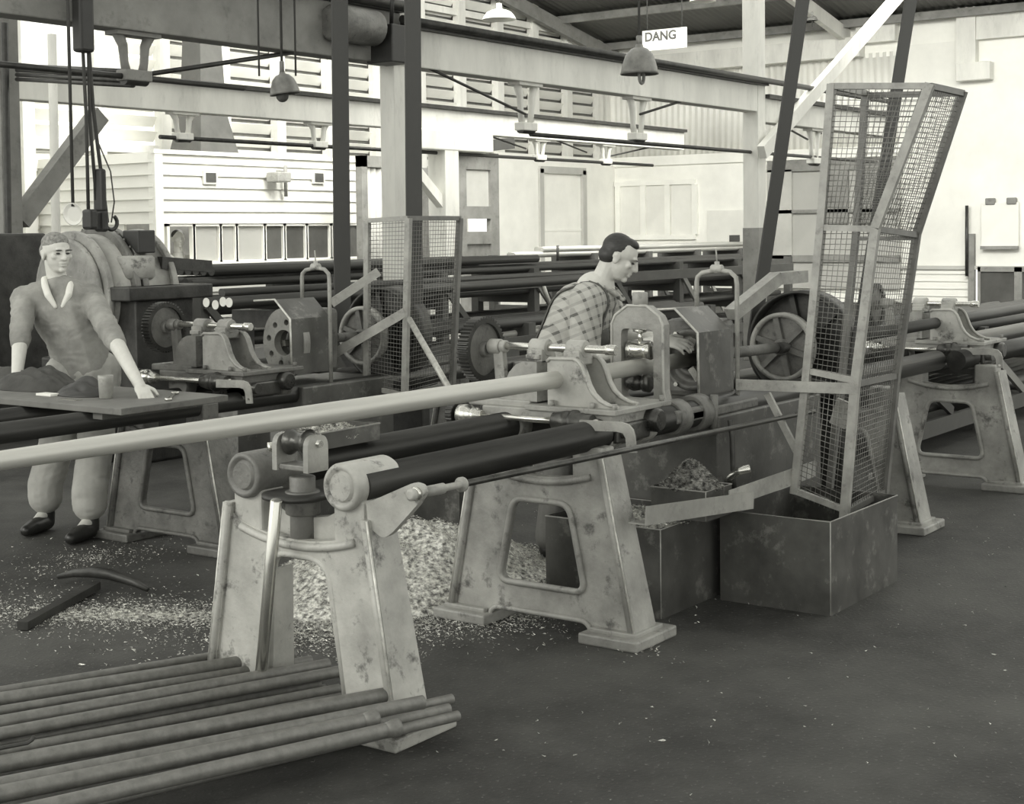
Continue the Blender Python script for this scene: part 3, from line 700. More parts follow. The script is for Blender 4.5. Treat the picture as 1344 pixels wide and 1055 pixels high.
solo('swarf_scatter', mb, 'chips', 'swarf strewn over the floor between the nearest and the middle trestle', 'swarf', 'piles of swarf', 'stuff', loc=(4.6, 4.15, 0))
mb = MB()
def anywhere():
    x = random.uniform(3.3, 8.5); y = random.uniform(1.0, 7); return (x, y, .002)
chips(mb, anywhere, 900, .003, .009); chips(mb, anywhere, 45, .010, .018)
chips(mb, patch(4.9, 6.2, 0, .9, .5), 900, .003, .009)
chips(mb, patch(5.0, 3.05, 0, .15, .3), 160, .003, .009)
solo('swarf_scatter', mb, 'chips', 'single chips scattered thinly over the open dark floor', 'swarf', 'piles of swarf', 'stuff', loc=(5, 3, 0))

def angle_iron(nm, p0, p1, lab, m):
    p0, p1 = V(p0), V(p1); mb = MB()
    mb.bar(p0+V((0, 0, .035)), p1+V((0, 0, .035)), .005, .075, (0, 0, 1)); mb.bar(p0+V((0, .04, 0)), p1+V((0, .04, 0)), .08, .005, (0, 0, 1))
    return solo(nm, mb, m, lab, 'trough', 'sheet metal troughs across the bins')
angle_iron('sheet_trough', (4.98, 2.96, .50), (5.88, 2.945, .425), 'pale bent sheet metal trough sloping from the middle trestle across the dark bin', 'sheetL')
angle_iron('sheet_trough', (5.70, 2.97, .455), (6.54, 2.95, .475), 'darker bent sheet metal trough running on over the big square bin', 'frame')
bx = T('timber_box', (6.5, 5.2, 0), 'dark wooden box on the floor behind the swarf heap', 'box')
part('box_body', MB().box(6.35, 6.75, 4.95, 5.35, 0, .33, .01), 'sheet', bx); part('lid', MB().box(6.33, 6.77, 4.93, 5.37, .33, .36, .005), 'timberM', bx)

# ------------------------------------------------------------------ bar stock on the floor
stockspec = [  # left point, right end, radius, material, label
 ((0, 907), (370, 846), .15, .016, 'thin bar at the far edge of the floor stack, ending short of the nearest trestle'),
 ((0, 918), (387, 858), .15, .024, 'thick bar lying second from the far edge of the floor stack'),
 ((0, 933), (409, 866), .13, .017, 'bar in the floor stack third from its far edge, its tip past its thick neighbour'),
 ((0, 948), (432, 872), .15, .022, 'bar in the floor stack just beyond the one that reaches the trestle leg'),
 ((0, 963), (462, 878), .14, .020, 'bar in the floor stack whose end touches the leg of the nearest trestle'),
 ((0, 976), (420, 897), .10, .018, 'low bar sunk in the middle hollow of the floor stack, farther one'),
 ((0, 987), (446, 904), .10, .018, 'low bar sunk in the middle hollow of the floor stack, nearer one'),
 ((0, 1003), (512, 911), .16, .025, 'thick square-cut bar ending in front of the right leg of the nearest trestle'),
 ((0, 1018), (540, 912), .11, .014, 'thin bar showing past the thick square-cut bar end'),
 ((0, 1030), (556, 921), .16, .022, 'long bar on top of the near half of the floor stack'),
 ((0, 1042), (496, 943), .16, .024, 'thick bar with a belled end over the trestle foot'),
 ((0, 1050), (594, 917), .11, .017, 'long thin bar reaching farthest right beyond the trestle foot, upper one'),
 ((0, 1060), (590, 930), .10, .018, 'long thin bar reaching beyond the trestle foot, middle one'),
 ((0, 1072), (525, 954), .15, .022, 'near thick bar with a ragged end in front of the trestle foot'),
 ((0, 1083), (602, 939), .08, .017, 'nearest long bar of the floor stack, tip farthest to the right'),
]
def px(u, v, z):
    X, Y_ = (u-CX)/F, -(v-CY)/F
    d = rt*X+up*Y_+fw; t = (z-H)/d.z; return V((0, 0, H))+d*t
for (p, q, z, r, lab) in stockspec:
    e = px(q[0], q[1], z); s = px(p[0], p[1], z); d = (s-e).normalized()
    mb = MB().cyl(e, e+d*4.6, r, seg=20, bev=.002)
    if 'belled' in lab or 'ragged' in lab: mb.lathe(e-d*.0, d, [(0, r*.8), (.004, r*1.22), (.03, r*1.2), (.05, r)], 20)
    solo('steel_bar', mb, 'stock' if r < .023 else M['stock'], lab, 'steel bar', 'bar stock stacked on the floor', loc=tuple(e))
# lower layers, mostly hidden, resting on the floor
for k in range(9):
    s = px(0, 940+k*17, .03); e = px(330+k*18, 885+k*9, .03); d = (s-e).normalized()
    solo('steel_bar', MB().cyl(e, e+d*4.2, .024, seg=16, bev=.002), 'stock', 'bar lying half hidden at the bottom of the floor stack', 'steel bar', 'bars at the bottom of the floor stack', loc=tuple(e))
for k in range(7):
    s = px(0, 925+k*20, .075); e = px(350+k*26, 876+k*10, .075); d = (s-e).normalized()
    solo('steel_bar', MB().cyl(e, e+d*4.2, .022, seg=16, bev=.002), 'stock', 'bar wedged half hidden in the middle of the floor stack', 'steel bar', 'bars in the middle of the floor stack', loc=tuple(e))
hk = [px(-20, 986, .2), px(25, 977, .2), px(36, 975, .2), px(42, 971, .205), px(45, 966, .215)]
solo('hooked_rod', MB().tube(hk, .006, 8), 'iron', 'short rod with a hooked end lying on the bar stack at the left edge', 'rod')

# lifting bar with a curved yoke on the floor
lb = T('lifting_bar', (4.3, 5.45, 0), 'dark iron bar with a curved yoke lying on the floor at the left', 'tool')
part('shaft', MB().bar((3.80, 5.30, .022), (4.42, 5.60, .03), .05, .035), 'iron', lb)
yo = MB()
a, b = V((4.44, 5.90, .03)), V((4.50, 5.33, .03))
yo.tube([a, interp(a, b, .2)+V((0, 0, .03)), interp(a, b, .42)+V((-.01, 0, .05)), interp(a, b, .6)+V((-.01, 0, .05)), interp(a, b, .85)+V((0, 0, .025)), b], [.012, .02, .028, .026, .02, .012], 10)
part('yoke', yo, 'iron', lb)

# ------------------------------------------------------------------ bench board, jacket and things on it
bb = T('bench_board', (4.9, 6.5, 0), 'dark plank bench top in front of the leaning man', 'bench')
part('bench_top', MB().box(4.56, 5.24, 5.56, 7.7, .812, .845, .004), 'board', bb)
for y in (5.75, 7.3): part('batten', MB().box(4.6, 5.2, y, y+.07, .775, .812, .003), 'board', bb)
part('bench_rail', MB().tube([(3.4, 6.1, .70), (5.2, 6.1, .735)], .022, 10), 'stockL', bb)
for x, y in ((4.62, 7.55), (5.12, 7.55)): part('leg', MB().box(x, x+.06, y, y+.06, 0, .775, .003), 'timberD', bb)
def crumple(nm, cx, cy, rx, ry, h, z0, m, lab, ang=0, seed=0):
    mb = MB(); n = 34; vs = []; fs = []
    for i in range(n+1):
        for j in range(n+1):
            u, w = 2*i/n-1, 2*j/n-1; d = math.hypot(u, w); k = max(abs(u), abs(w))/max(d, 1e-6) if d > 0 else 1
            u2, w2 = u*k, w*k; d2 = min(1, math.hypot(u2, w2))
            x, y = cx+rx*(u2*math.cos(ang)-w2*math.sin(ang)), cy+ry*(u2*math.sin(ang)+w2*math.cos(ang))
            nz = noise.noise(V((x*7+seed, y*5, seed)))*.5+abs(noise.noise(V((x*16, y*9+seed, 2))))*.5
            vs.append((x, y, z0+.004+h*(1-d2**4)*(.55+.8*nz)))
    for i in range(n):
        for j in range(n):
            a = i*(n+1)+j; fs.append((a, a+1, a+n+2, a+n+1))
    mb.add(vs, fs, True); b0 = [(x, y, z0) for x, y, z in vs]; k = len(mb.v); mb.add(b0, [tuple(reversed(f)) for f in fs])
    per = [j for j in range(n+1)]+[i*(n+1)+n for i in range(1, n+1)]+[n*(n+1)+j for j in range(n-1, -1, -1)]+[i*(n+1) for i in range(n-1, 0, -1)]
    m2 = (n+1)**2
    mb.f += [(per[i], per[(i+1) % len(per)], per[(i+1) % len(per)]+m2, per[i]+m2) for i in range(len(per))]; mb.sm += [True]*len(per)
    return solo(nm, mb, m, lab, 'clothing', None)
crumple('crumpled_jacket', 4.95, 6.80, .17, .40, .14, .845, 'jacket', 'crumpled dark jacket heaped on the bench board in front of the man', 0, 1)
crumple('dark_bag', 4.86, 6.22, .11, .17, .09, .845, 'rubber', 'small black cloth bundle on the bench board beside the tin can', .3, 5)
solo('tin_can', MB().lathe((4.82, 5.99, .845), (0, 0, 1), [(0, .03), (.004, .034), (.1, .038), (.115, .038), (.115, .034), (.02, .03)], 24), 'frame', 'upright grey tin can on the bench board under the man\'s hand', 'can')
solo('spanner', MB().bar((4.90, 5.62, .852), (5.12, 5.82, .852), .014, .01).cyl((5.12, 5.82, .845), (5.12, 5.82, .860), .02).cyl((4.9, 5.62, .845), (4.9, 5.62, .86), .018), 'steel', 'bright spanner lying on the right end of the bench board', 'spanner')
solo('folded_paper', MB().box(4.72, 4.78, 6.3, 6.42, .845, .857, .002), 'paper', 'folded white paper on the bench board next to the black bundle', 'paper')
solo('steel_offcut', MB().box(4.66, 4.70, 6.02, 6.16, .845, .849), 'steel', 'small bright steel offcut near the front of the bench board', 'offcut')
# ------------------------------------------------------------------ the shop building
def at(u, v, **k):
    (a, val), = k.items(); i = 'xyz'.index(a)
    d = rt*((u-CX)/F)+up*(-(v-CY)/F)+fw; o = V((0, 0, H)); return o+d*((val-o[i])/d[i])
struct('floor', MB().box(-4, 32.5, -12, 27, -.2, 0), 'floor')

# weatherboard wall helper: each board a sloping plank
def boards(mb, axis, c, a0, a1, z0, z1, h=.2, t=.04, sgn=-1):
    z = z0
    while z < z1-.01:
        zt = min(z+h, z1)
        if axis == 'y':   # wall in plane y=c, facing sgn*y
            P = [(a0, c, z), (a1, c, z), (a1, c+sgn*t, z), (a0, c+sgn*t, z), (a0, c, zt), (a1, c, zt), (a1, c+sgn*.008, zt), (a0, c+sgn*.008, zt)]
        else:
            P = [(c, a0, z), (c, a1, z), (c+sgn*t, a1, z), (c+sgn*t, a0, z), (c, a0, zt), (c, a1, zt), (c+sgn*.008, a1, zt), (c+sgn*.008, a0, zt)]
        mb.add(P, [(3,2,1,0),(4,5,6,7),(0,1,5,4),(1,2,6,5),(2,3,7,6),(3,0,4,7)]); z = zt
    return mb
def corrugated(mb, axis, c, a0, a1, z0, z1, pitch=.16, d=.02, z1b=None):
    n = int((a1-a0)/pitch*4); vs = []
    for i in range(n+1):
        a = a0+(a1-a0)*i/n; o = d*math.sin(2*PI*(a-a0)/pitch); zt = z1 if z1b is None else z1+(z1b-z1)*i/n
        vs += [(a, c+o, z0), (a, c+o, zt)] if axis == 'y' else [(c+o, a, z0), (c+o, a, zt)]
    back = [(p[0], p[1]+.03, p[2]) if axis == 'y' else (p[0]+.03, p[1], p[2]) for p in vs]; m = len(vs)
    fs = []
    for i in range(n): a = 2*i; fs += [(a, a+2, a+3, a+1), (m+a, m+a+1, m+a+3, m+a+2), (a+1, a+3, m+a+3, m+a+1), (a, m+a, m+a+2, a+2)]
    fs += [(0, 1, m+1, m), (m-2, 2*m-2, 2*m-1, m-1)]
    return mb.add(vs+back, fs, True)

# --- office of white weatherboards, x 14.7.. facing the shop
OX, OY = 14.65, 17.0
xe = at(470, 250, y=OY).x
of = T('site_office', ((OX+xe)/2, 18.4, 0), 'white weatherboard office with a row of windows behind the lathes on the left', 'office')
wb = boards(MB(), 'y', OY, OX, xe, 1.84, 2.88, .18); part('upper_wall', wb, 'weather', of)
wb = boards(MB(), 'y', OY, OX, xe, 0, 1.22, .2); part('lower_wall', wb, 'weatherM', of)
wb = boards(MB(), 'x', OX, OY, 21.5, 1.84, 2.88, .18); part('side_wall', wb, 'weather', of)
wb = MB(); wb.box(OX, OX+.05, OY+.7, 21.5, 0, 1.9); part('side_wall', wb, 'weather', of)
wb = MB().box(OX-.03, OX+.12, OY-.05, OY+.10, 0, 2.88); part('corner_post', wb, 'white', of)
wb = MB().box(OX-.05, xe+.05, OY-.06, OY+.02, 2.87, 2.93); part('top_trim', wb, 'white', of)
wb = MB().box(OX+.1, xe, OY-.06, OY+.1, 1.2, 1.25); part('sill', wb, 'white', of)
part('back_wall', MB().box(OX+.1, xe, 19.2, 19.3, 0, 2.9), 'inside', of)
part('ceiling_board', MB().box(OX+.06, xe, OY+.04, 19.2, 2.85, 2.9), 'white', of)
part('office_floor', MB().box(OX+.06, xe, OY+.04, 19.2, .0, .1), 'timberD', of)
us = [213, 222, 252, 256, 287, 291, 308, 312, 345, 349, 371, 375, 400, 404, 432, 436, 470]
xsw = [at(u, 320, y=OY).x for u in us]
for i in range(1, len(xsw)-1, 2):
    a, b = xsw[i], xsw[i+1]
    if b-a < .15: continue
    f = MB(); w = .05
    f.box(a-w, a, OY-.02, OY+.06, 1.25, 1.84); f.box(b, b+w, OY-.02, OY+.06, 1.25, 1.84).box(a-w, b+w, OY-.02, OY+.06, 1.22, 1.27).box(a-w, b+w, OY-.02, OY+.06, 1.80, 1.86)
    wn = part('office_window', f, 'white', of)
    if i > 1:
        part('pane', MB().box(a, b, OY+.03, OY+.04, 1.25, 1.84), ['glass', 'glassL', 'glassL', 'glassL', 'glass', 'glass', 'glass', 'glass'][i//2 % 8], wn)
for u in (275, 417):
    p = at(u, 233, y=OY-.04); v = MB(); 
    v.box(p.x-.14, p.x+.14, OY-.07, OY-.03, p.z-.1, p.z+.1); o = part('vent_frame', v, 'timber', of)
    part('vent_hole', MB().box(p.x-.10, p.x+.10, OY-.08, OY-.06, p.z-.07, p.z+.07), 'ink', o)
p = at(362, 233, y=OY-.1)
fl = T('wall_lamp', (p.x, OY-.1, p.z-.1), 'small floodlight bracketed to the white weatherboards between the two vents', 'lamp')
part('lamp_box', MB().box(p.x-.2, p.x+.1, OY-.35, OY-.08, p.z-.08, p.z+.08, .02), 'frame', fl)
part('bracket', MB().cyl((p.x+.2, OY-.12, p.z+.2), (p.x+.2, OY-.12, p.z-.3), .03).bar((p.x+.2, OY-.12, p.z+.1), (p.x, OY-.12, p.z+.1), .03, .03), 'timberM', fl)

# --- rear louvred wall
BY = 19.72; BX = 31.4
lw = T('louvred_wall', (20, BY, 0), 'rear shop wall of louvres, posts and open lights under the gable', 'wall', kind='structure'); 
lw.name = 'wall_back'
x = 6.0; k = 0
posts = []
while x < BX: posts.append(x); x += 1.38
posts.append(BX-.2)
WL['wall_back'] = V((20, BY, 0))
for a in posts: 
    part('wall_post', MB().box(a, a+.22, BY-.16, BY+.02, 0, 8.2), 'timber', lw)
for z in (3.05, 4.15, 5.35, 6.3): part('wall_rail', MB().box(6, BX, BY-.1, BY+.02, z, z+.14), 'timber', lw)
sl = MB()
def slats(x0, x1, z0, z1):
    z = z0
    while z < z1:
        sl.bar((x0, BY+.02, z), (x1, BY+.02, z), .012, .21, (0, -.6, .8)); z += .25
for i in range(len(posts)-1):
    a, b = posts[i]+.2, posts[i+1]+.02
    if a > 17: slats(a, b, 3.1, 8.1)
    elif i % 3 == 1: slats(a, b, 3.1, 4.1); slats(a, b, 4.3, 5.3)
    elif i % 3 == 2: slats(a, b, 3.1, 3.9)
    else: slats(a, b, 3.1, 4.1)
part('louvres', sl, 'corr', lw)
part('louvre_gap_shade', MB().box(17.3, BX, BY+.16, BY+.2, 3.1, 8.2), 'timberM', lw)  # grey sheet added behind the slats to make their gaps look dark
part('lower_boards', boards(MB(), 'y', BY, 6, 22, 0, 3.05, .3), 'weather', lw)
# partition with the wide door opening, in front of the louvred wall
x655, x707, x767 = at(655, 260, y=BY-.3).x, at(707, 260, y=BY-.3).x, at(767, 260, y=BY-.3).x
wp = MB().box(x655, x707, BY-.3, BY-.22, 0, 3.42); wp.box(x767, BX, BY-.3, BY-.22, 0, 3.42); wp.box(x707, x767, BY-.3, BY-.22, 3.02, 3.42)
struct('wall_partition', wp, 'white')
d = T('door_1', ((x707+x767)/2, BY-.2, 0), None or '', '', kind='structure'); del d['label']; del d['category']
part('door_frame', MB().box(x707-.02, x707+.14, BY-.36, BY-.2, 0, 3.1).box(x767-.14, x767+.02, BY-.36, BY-.2, 0, 3.1).box(x707, x767, BY-.36, BY-.2, 3.0, 3.16), 'louvre', d)
part('door_leaf', MB().box(x707+.14, x767-.14, BY-.28, BY-.24, 0, 3.0).box(x707+.14, x767-.14, BY-.29, BY-.27, 1.66, 1.72), 'white', d)
# --- right wall
ys = at(1344, 300, x=BX).y-14
rw = T('wall_right', (BX, 12, 0), '', '', kind='structure'); del rw['label']; del rw['category']
y1130, y1180, y1270 = at(1135, 200, x=BX).y, at(1180, 345, x=BX).y, at(1272, 300, x=BX).y
part('corrugated_sheets', corrugated(MB(), 'x', BX, y1270, BY, 3.38, 5.5, z1b=5.5), 'corr', rw)
part('lower_wall', MB().box(BX-.06, BX+.02, y1180, BY, 0, 3.4), 'white', rw)
part('white_band', MB().box(BX-.12, BX, y1180-.3, BY, 3.22, 3.45), 'white', rw)
part('upper_wall', MB().box(BX, BX+.05, ys, BY, 5.4, 8.5), 'white', rw)
part('wall_sheet', MB().box(BX-.02, BX+.04, ys, y1180, .78, 5.6), 'corr', rw)
part('weatherboards', boards(MB(), 'x', BX-.02, y1270, y1180+1.2, 0, .78, .16), 'weather', rw)
part('eave_beam', MB().box(BX-.3, BX, at(1135, 60, x=BX).y, BY, 5.42, 5.85), 'timber', rw)
part('eave_board', MB().box(BX-.25, BX, at(1180, 20, x=BX).y, at(1140, 60, x=BX).y+.2, 5.7, 6.2), 'timber', rw)  # pale board below the roof line
a, b = at(1260, 150, x=BX).y, at(1285, 150, x=BX).y
part('wall_post', MB().box(BX-.25, BX, b, a, 5.0, 8.4), 'timber', rw)
part('post_bracket', MB().box(BX-.3, BX, at(1305, 40, x=BX).y, a, 4.72, 5.1, .02), 'timber', rw)
part('wall_post', MB().box(BX-.12, BX, at(1281, 300, x=BX).y, at(1273, 300, x=BX).y, 0, 1.5), 'timberM', rw)
part('down_pipe', MB().cyl((BX-.15, at(1272, 300, x=BX).y, 0.6), (BX-.15, at(1272, 300, x=BX).y, 2.1), .035), 'iron', rw)
part('lintel', MB().box(BX-.2, BX, ys, at(1282, 20, x=BX).y, at(1320, 50, x=BX).z, at(1320, 15, x=BX).z), 'timber', rw)
part('sill_rail', MB().box(BX-.1, BX, ys, y1180+1.2, .74, .82), 'louvre', rw)
# window band bottom right, dark
w = T('window_1', (BX-.1, at(1310, 365, x=BX).y, 0), '', '', kind='structure'); del w['label']; del w['category']
a, b = at(1334, 340, x=BX-.1).y-1, at(1284, 340, x=BX-.1).y
part('window_frame', MB().box(BX-.15, BX-.05, a, b, .70, .80).box(BX-.15, BX-.05, b-.06, b, -.0, .8).box(BX-.15, BX-.05, (a+b)/2-.03, (a+b)/2+.13, 0, .8), 'timberM', w)
part('pane', MB().box(BX-.1, BX-.07, a, b-.06, .0, .70), 'glass', w)
# three-light window and small door in the white partition on the right wall
w = T('window_2', (BX-.1, at(865, 280, x=BX).y, 2), '', '', kind='structure'); del w['label']; del w['category']
e = [at(u, 280, x=BX-.1).y for u in (812, 845, 848, 877, 881, 908)]
z0, z1 = at(865, 308, x=BX-.1).z, at(865, 243, x=BX-.1).z
fm = MB(); fm.box(BX-.14, BX-.05, e[5]-.1, e[0]+.1, z1, z1+.12).box(BX-.14, BX-.05, e[5]-.1, e[0]+.1, z0-.12, z0)
for a in (e[0], e[1], e[3], e[5]-.1): fm.box(BX-.14, BX-.05, a-.06, a+.08, z0, z1)
part('window_frame', fm, 'white', w)
for a, b in ((0, 1), (2, 3), (4, 5)): part('pane', MB().box(BX-.09, BX-.065, e[b], e[a], z0, z1), 'corr', w)
w = T('door_2', (BX-.1, at(950, 300, x=BX).y, 0), '', '', kind='structure'); del w['label']; del w['category']
a, b = at(977, 300, x=BX-.1).y, at(928, 300, x=BX-.1).y
part('door_leaf', MB().box(BX-.1, BX-.05, a, b, 0, at(950, 276, x=BX).z), 'corr', w)
p = at(964, 318, x=BX-.12); part('door_hole', MB().box(BX-.13, BX-.1, p.y-.13, p.y+.13, p.z-.17, p.z+.17), 'ink', w)
# open doorway strip behind the cage (dark head, bright lights)
w = T('window_3', (BX-.2, at(1060, 280, x=BX).y, 1.5), '', '', kind='structure'); del w['label']; del w['category']
a, b = at(1180, 300, x=BX-.2).y, at(1008, 300, x=BX-.2).y
zt = 3.2
part('window_frame', MB().box(BX-.24, BX-.1, a, b, 2.95, 3.2), 'timberM', w)
part('window_frame', MB().box(BX-.24, BX-.1, at(1040, 300, x=BX-.2).y, b, .3, 3.0), 'louvre', w)
q = MB()
for u in (1086, 1130): y = at(u, 250, x=BX-.2).y; q.box(BX-.24, BX-.1, y-.5, y+.1, 1.75, 2.95)
q.box(BX-.24, BX-.1, a, b, 2.0, 2.08); q.box(BX-.24, BX-.1, a, b, .9, 1.05); part('glazing_bar', q, 'timberM', w)
part('pane', MB().box(BX-.16, BX-.12, a, at(1040, 300, x=BX-.2).y, .3, 2.95), 'glassL', w)
# notice board
p = at(1310, 293, x=BX-.1)
nbd = T('notice_board', (BX-.1, p.y, p.z), 'white notice board hanging by two clips on the wall at the right edge', 'notice board')
a, b = at(1337, 300, x=BX-.1).y, at(1288, 300, x=BX-.1).y; z0, z1 = at(1310, 324, x=BX-.1).z, at(1310, 266, x=BX-.1).z
part('panel', MB().box(BX-.12, BX-.05, a, b, z0, z1, .01), 'paper', nbd)
for y in (at(1300, 262, x=BX-.1).y, at(1328, 262, x=BX-.1).y): part('clip', MB().box(BX-.16, BX-.05, y-.1, y+.1, z1-.04, z1+.1, .02), 'timberM', nbd)
part('shelf_edge', MB().box(BX-.18, BX-.1, a, b, z0-.05, z0+.02), 'timberM', nbd)

# --- roof over the far right bay
RZ = lambda x: 6.2+.20*(BX-x)
rf = MB()
n = 90; x0, x1, y0, y1 = 19.5, BX+.1, 7.2, BY+.3
n = int((y1-y0)/.04); vs = []
for i in range(n+1):
    y = y0+(y1-y0)*i/n; o = .012*math.sin(2*PI*y/.16); vs += [(x0, y, RZ(x0)+o), (x1, y, RZ(x1)+o), (x0, y, RZ(x0)+o+.03), (x1, y, RZ(x1)+o+.03)]
fs = []
for i in range(n): a = 4*i; fs += [(a, a+1, a+5, a+4), (a+2, a+6, a+7, a+3), (a, a+4, a+6, a+2), (a+1, a+3, a+7, a+5)]
rf.add(vs, fs + [(0, 2, 3, 1), (4*n, 4*n+1, 4*n+3, 4*n+2)], True)
struct('ceiling', rf, 'roof')
for k in range(6):
    x = 20.5+k*2.1; solo('roof_purlin', MB().box(x, x+.12, y0, y1, RZ(x)-.22, RZ(x)-.05), 'timberM', None, None, kind='structure').name = 'trim_%d' % (k+1)
for k, y in enumerate((8.4, 13.35, BY-.35)):
    solo('rafter', MB().bar((x0, y, RZ(x0)-.30), (BX, y, RZ(BX)-.30), .14, .3), 'timber' if k < 2 else 'timberM', None, None, kind='structure').name = 'trim_%d' % (k+7)

# --- posts and longitudinal beams
B1, B2 = 8.5, 13.35; ZB, ZT = 3.12, 3.45
def post(u, y, z1, w, m, lab, v=200, dy=None):
    x = at(u, v, y=y).x
    r = T('timber_post', (x, y, 0), lab, 'post')
    part('post_shaft', MB().box(x-w/2, x+w/2, y-w/2, y+w/2, 0, z1, .01), m, r)
    return r, x
P1, x1 = post(517, B1, 5.5, .165, 'timber', 'pale square timber post behind the small mesh cage, carrying the near beam')
P2, x2 = post(990, B1, 6.0, .215, 'timber', 'pale timber post in front of the corrugated wall, left of the leaning belt')
P3, x3 = post(582, B2, 3.0, .32, 'timber', 'short pale post under the far beam, just right of the small cage', 220)
P0, x0_ = post(6, 11.2, 5.5, .2, 'timberM', 'grey post at the left edge of the shop')
part('brace', MB().bar(at(1000, 200, y=B1-.2), at(1185, -12, y=B1-.2), .1, .17), 'timber', P2)
part('painted_foot', MB().box(x2-.112, x2+.112, B1-.112, B1+.112, 0, 1.67, .004), 'timberM', P2)
part('corbel', MB().box(x3-1.1, x3+1.0, B2-.17, B2+.17, 2.83, 3.12, .02), 'timber', P3)
part('brace', MB().bar((x3+.1, B2-.05, 1.9), (x3-1.1, B2-.05, 2.85), .12, .14), 'timber', P3)
b0 = at(25, 290, y=11.2); b1 = at(130, 150, y=11.2)
part('brace', MB().bar(b0, b1, .12, .17), 'timberM', P0)
def beam(y, xa, xb, m, lab, z0=ZB, z1=ZT, w=.2):
    r = T('overhead_beam', ((xa+xb)/2, y, z0), lab, 'beam')
    part('timber', MB().box(xa, xb, y-w/2, y+w/2, z0, z1, .01), m, r)
    part('top_angle', MB().box(xa, xb, y-w/2-.06, y+w/2+.02, z1, z1+.05), 'iron', r)
    return r
bmA = beam(B1, 3.5, x1, 'timberM', 'dark overhead beam across the top left, ending at the pale post behind the small cage', ZB, ZT+.12)
bmB = beam(B1, x1+.01, x2+.1, 'timber', 'pale overhead beam running from the post behind the small cage to the post by the corrugated wall')
bmC = beam(B2, 6.5, at(892, 185, y=B2).x, 'timber', 'far pale overhead beam crossing in front of the louvred wall', 3.10, 3.42)
bmD = beam(B1, x2+.12, x2+4.2, 'timber', 'pale overhead beam continuing right from the post by the corrugated wall', 3.0, 3.3)
def pipe(y, z, xa, xb, r, lab, nm='line_shaft', cat='shaft', m='iron', g='line shafts under the beams'):
    return solo(nm, MB().cyl((xa, y, z), (xb, y, z), r), m, lab, cat, g, loc=((xa+xb)/2, y, z))
pipe(B1-.2, 3.50, x1-.1, x2+4.0, .035, 'dark steam pipe lying along the top of the near pale beam', 'overhead_pipe', 'pipe', g=None)
pipe(B1-.2, 3.62, 3.4, x1+.1, .045, 'thick dark pipe along the top left beam', 'overhead_pipe', 'pipe', g=None)
pipe(B1, 2.62, x1+2.1, x2+4, .022, 'line shaft in iron hangers under the near pale beam')
pipe(B2, 2.80, 11.6, 22.8, .025, 'far line shaft in iron hangers under the far beam')
pipe(B1, 2.80, 3.5, x1-1.8, .022, 'line shaft under the dark beam at top left')
def hanger(u, y, z, lab, m='timberM', s=1.0, v=120, drop=.45):
    x = at(u, v, y=y).x; r = T('shaft_hanger', (x, y, z-drop), lab, 'hanger', 'iron shaft hangers under the beams')
    mb = MB()
    for sg in (-1, 1):
        mb.tube([(x+sg*.15*s, y, z), (x+sg*.10*s, y, z-drop*.3), (x+sg*.09*s, y, z-drop*.65), (x+sg*.07*s, y, z-drop*.9)], [.045, .035, .03, .035], 8)
    mb.box(x-.12*s, x+.12*s, y-.06, y+.06, z-drop-.02, z-drop+.06, .01); mb.box(x-.2*s, x+.2*s, y-.07, y+.07, z-.03, z)
    part('hanger_frame', mb, m, r); part('bearing', MB().cyl((x-.1, y, z-drop), (x+.1, y, z-drop), .05), 'iron', r)
hanger(176, B1, ZB, 'iron shaft hanger under the dark beam at top left', v=80, drop=.33)
hanger(690, B1, ZB, 'iron shaft hanger under the near pale beam, left of the bell lamp', 'timber')
hanger(836, B1, ZB, 'iron shaft hanger under the near pale beam, right below the bell lamp', 'timber')
hanger(1068, B1, 3.0, 'iron shaft hanger seen left of the top of the tall mesh cage', 'timber')
for u, l in ((240, 'pale iron hanger under the far beam, over the two-vent office wall'), (418, 'pale iron hanger under the far beam, next to the upright belt'), (708, 'pale iron hanger under the far beam, above the white partition, left one'), (795, 'pale iron hanger under the far beam, above the white partition, right one')):
    hanger(u, B2, 3.10, l, 'timber', v=180, drop=.30)
# tie rods
def rod(nm, p, q, r, lab, cat='tie rod', g='tie rods of the beams', m='iron'):
    p, q = V(p), V(q); return solo(nm, MB().cyl(p, q, r, seg=8), m, lab, cat, g, loc=tuple((p+q)/2))
for dy, l in ((-.06, 'near tie rod slanting under the near pale beam'), (.25, 'far tie rod slanting under the near pale beam')):
    y = B1+dy; a = at(560, 88, y=y); b = at(690, 150, y=y); rod('tie_rod', a, b, .014, l)
    a = at(840, 150, y=y); b = at(960, 112, y=y); rod('tie_rod', a, b, .014, l.replace('under', 'up to the right under'))
for y, l in ((B1, 'thin tie rod under the dark top-left beam, running to the right'),): rod('tie_rod', at(190, 98, y=y), at(430, 62, y=y), .018, l)
for k, (p, q) in enumerate((((1000, 150), (1060, 183)), ((1003, 140), (1078, 175)))): rod('tie_rod', at(*p, y=B1), at(*q, y=B1), .014, 'tie rod slanting down right of the post by the corrugated wall, %s one' % ('lower', 'upper')[k])
for k, (p, q) in enumerate((((590, 160), (690, 195)), ((700, 172), (770, 200)), ((890, 185), (800, 205)))): rod('tie_rod', at(*p, y=B2), at(*q, y=B2), .014, 'tie rod slanting below the far beam, %s of the three' % ('leftmost', 'middle', 'rightmost')[k])
for k, v in enumerate((86, 92, 98, 104)): rod('control_rod', at(22, v, y=11), at(175, v+8, y=8.6), .018, 'one of the dark parallel rods running left from the top-left shaft hanger', 'rod', 'parallel rods at the top left')
rod('vertical_pipe', at(6, 30, y=11), V((at(9, 330, y=11).x, 11, .0)), .03, 'dark pipe down the post at the left edge', 'pipe', None)

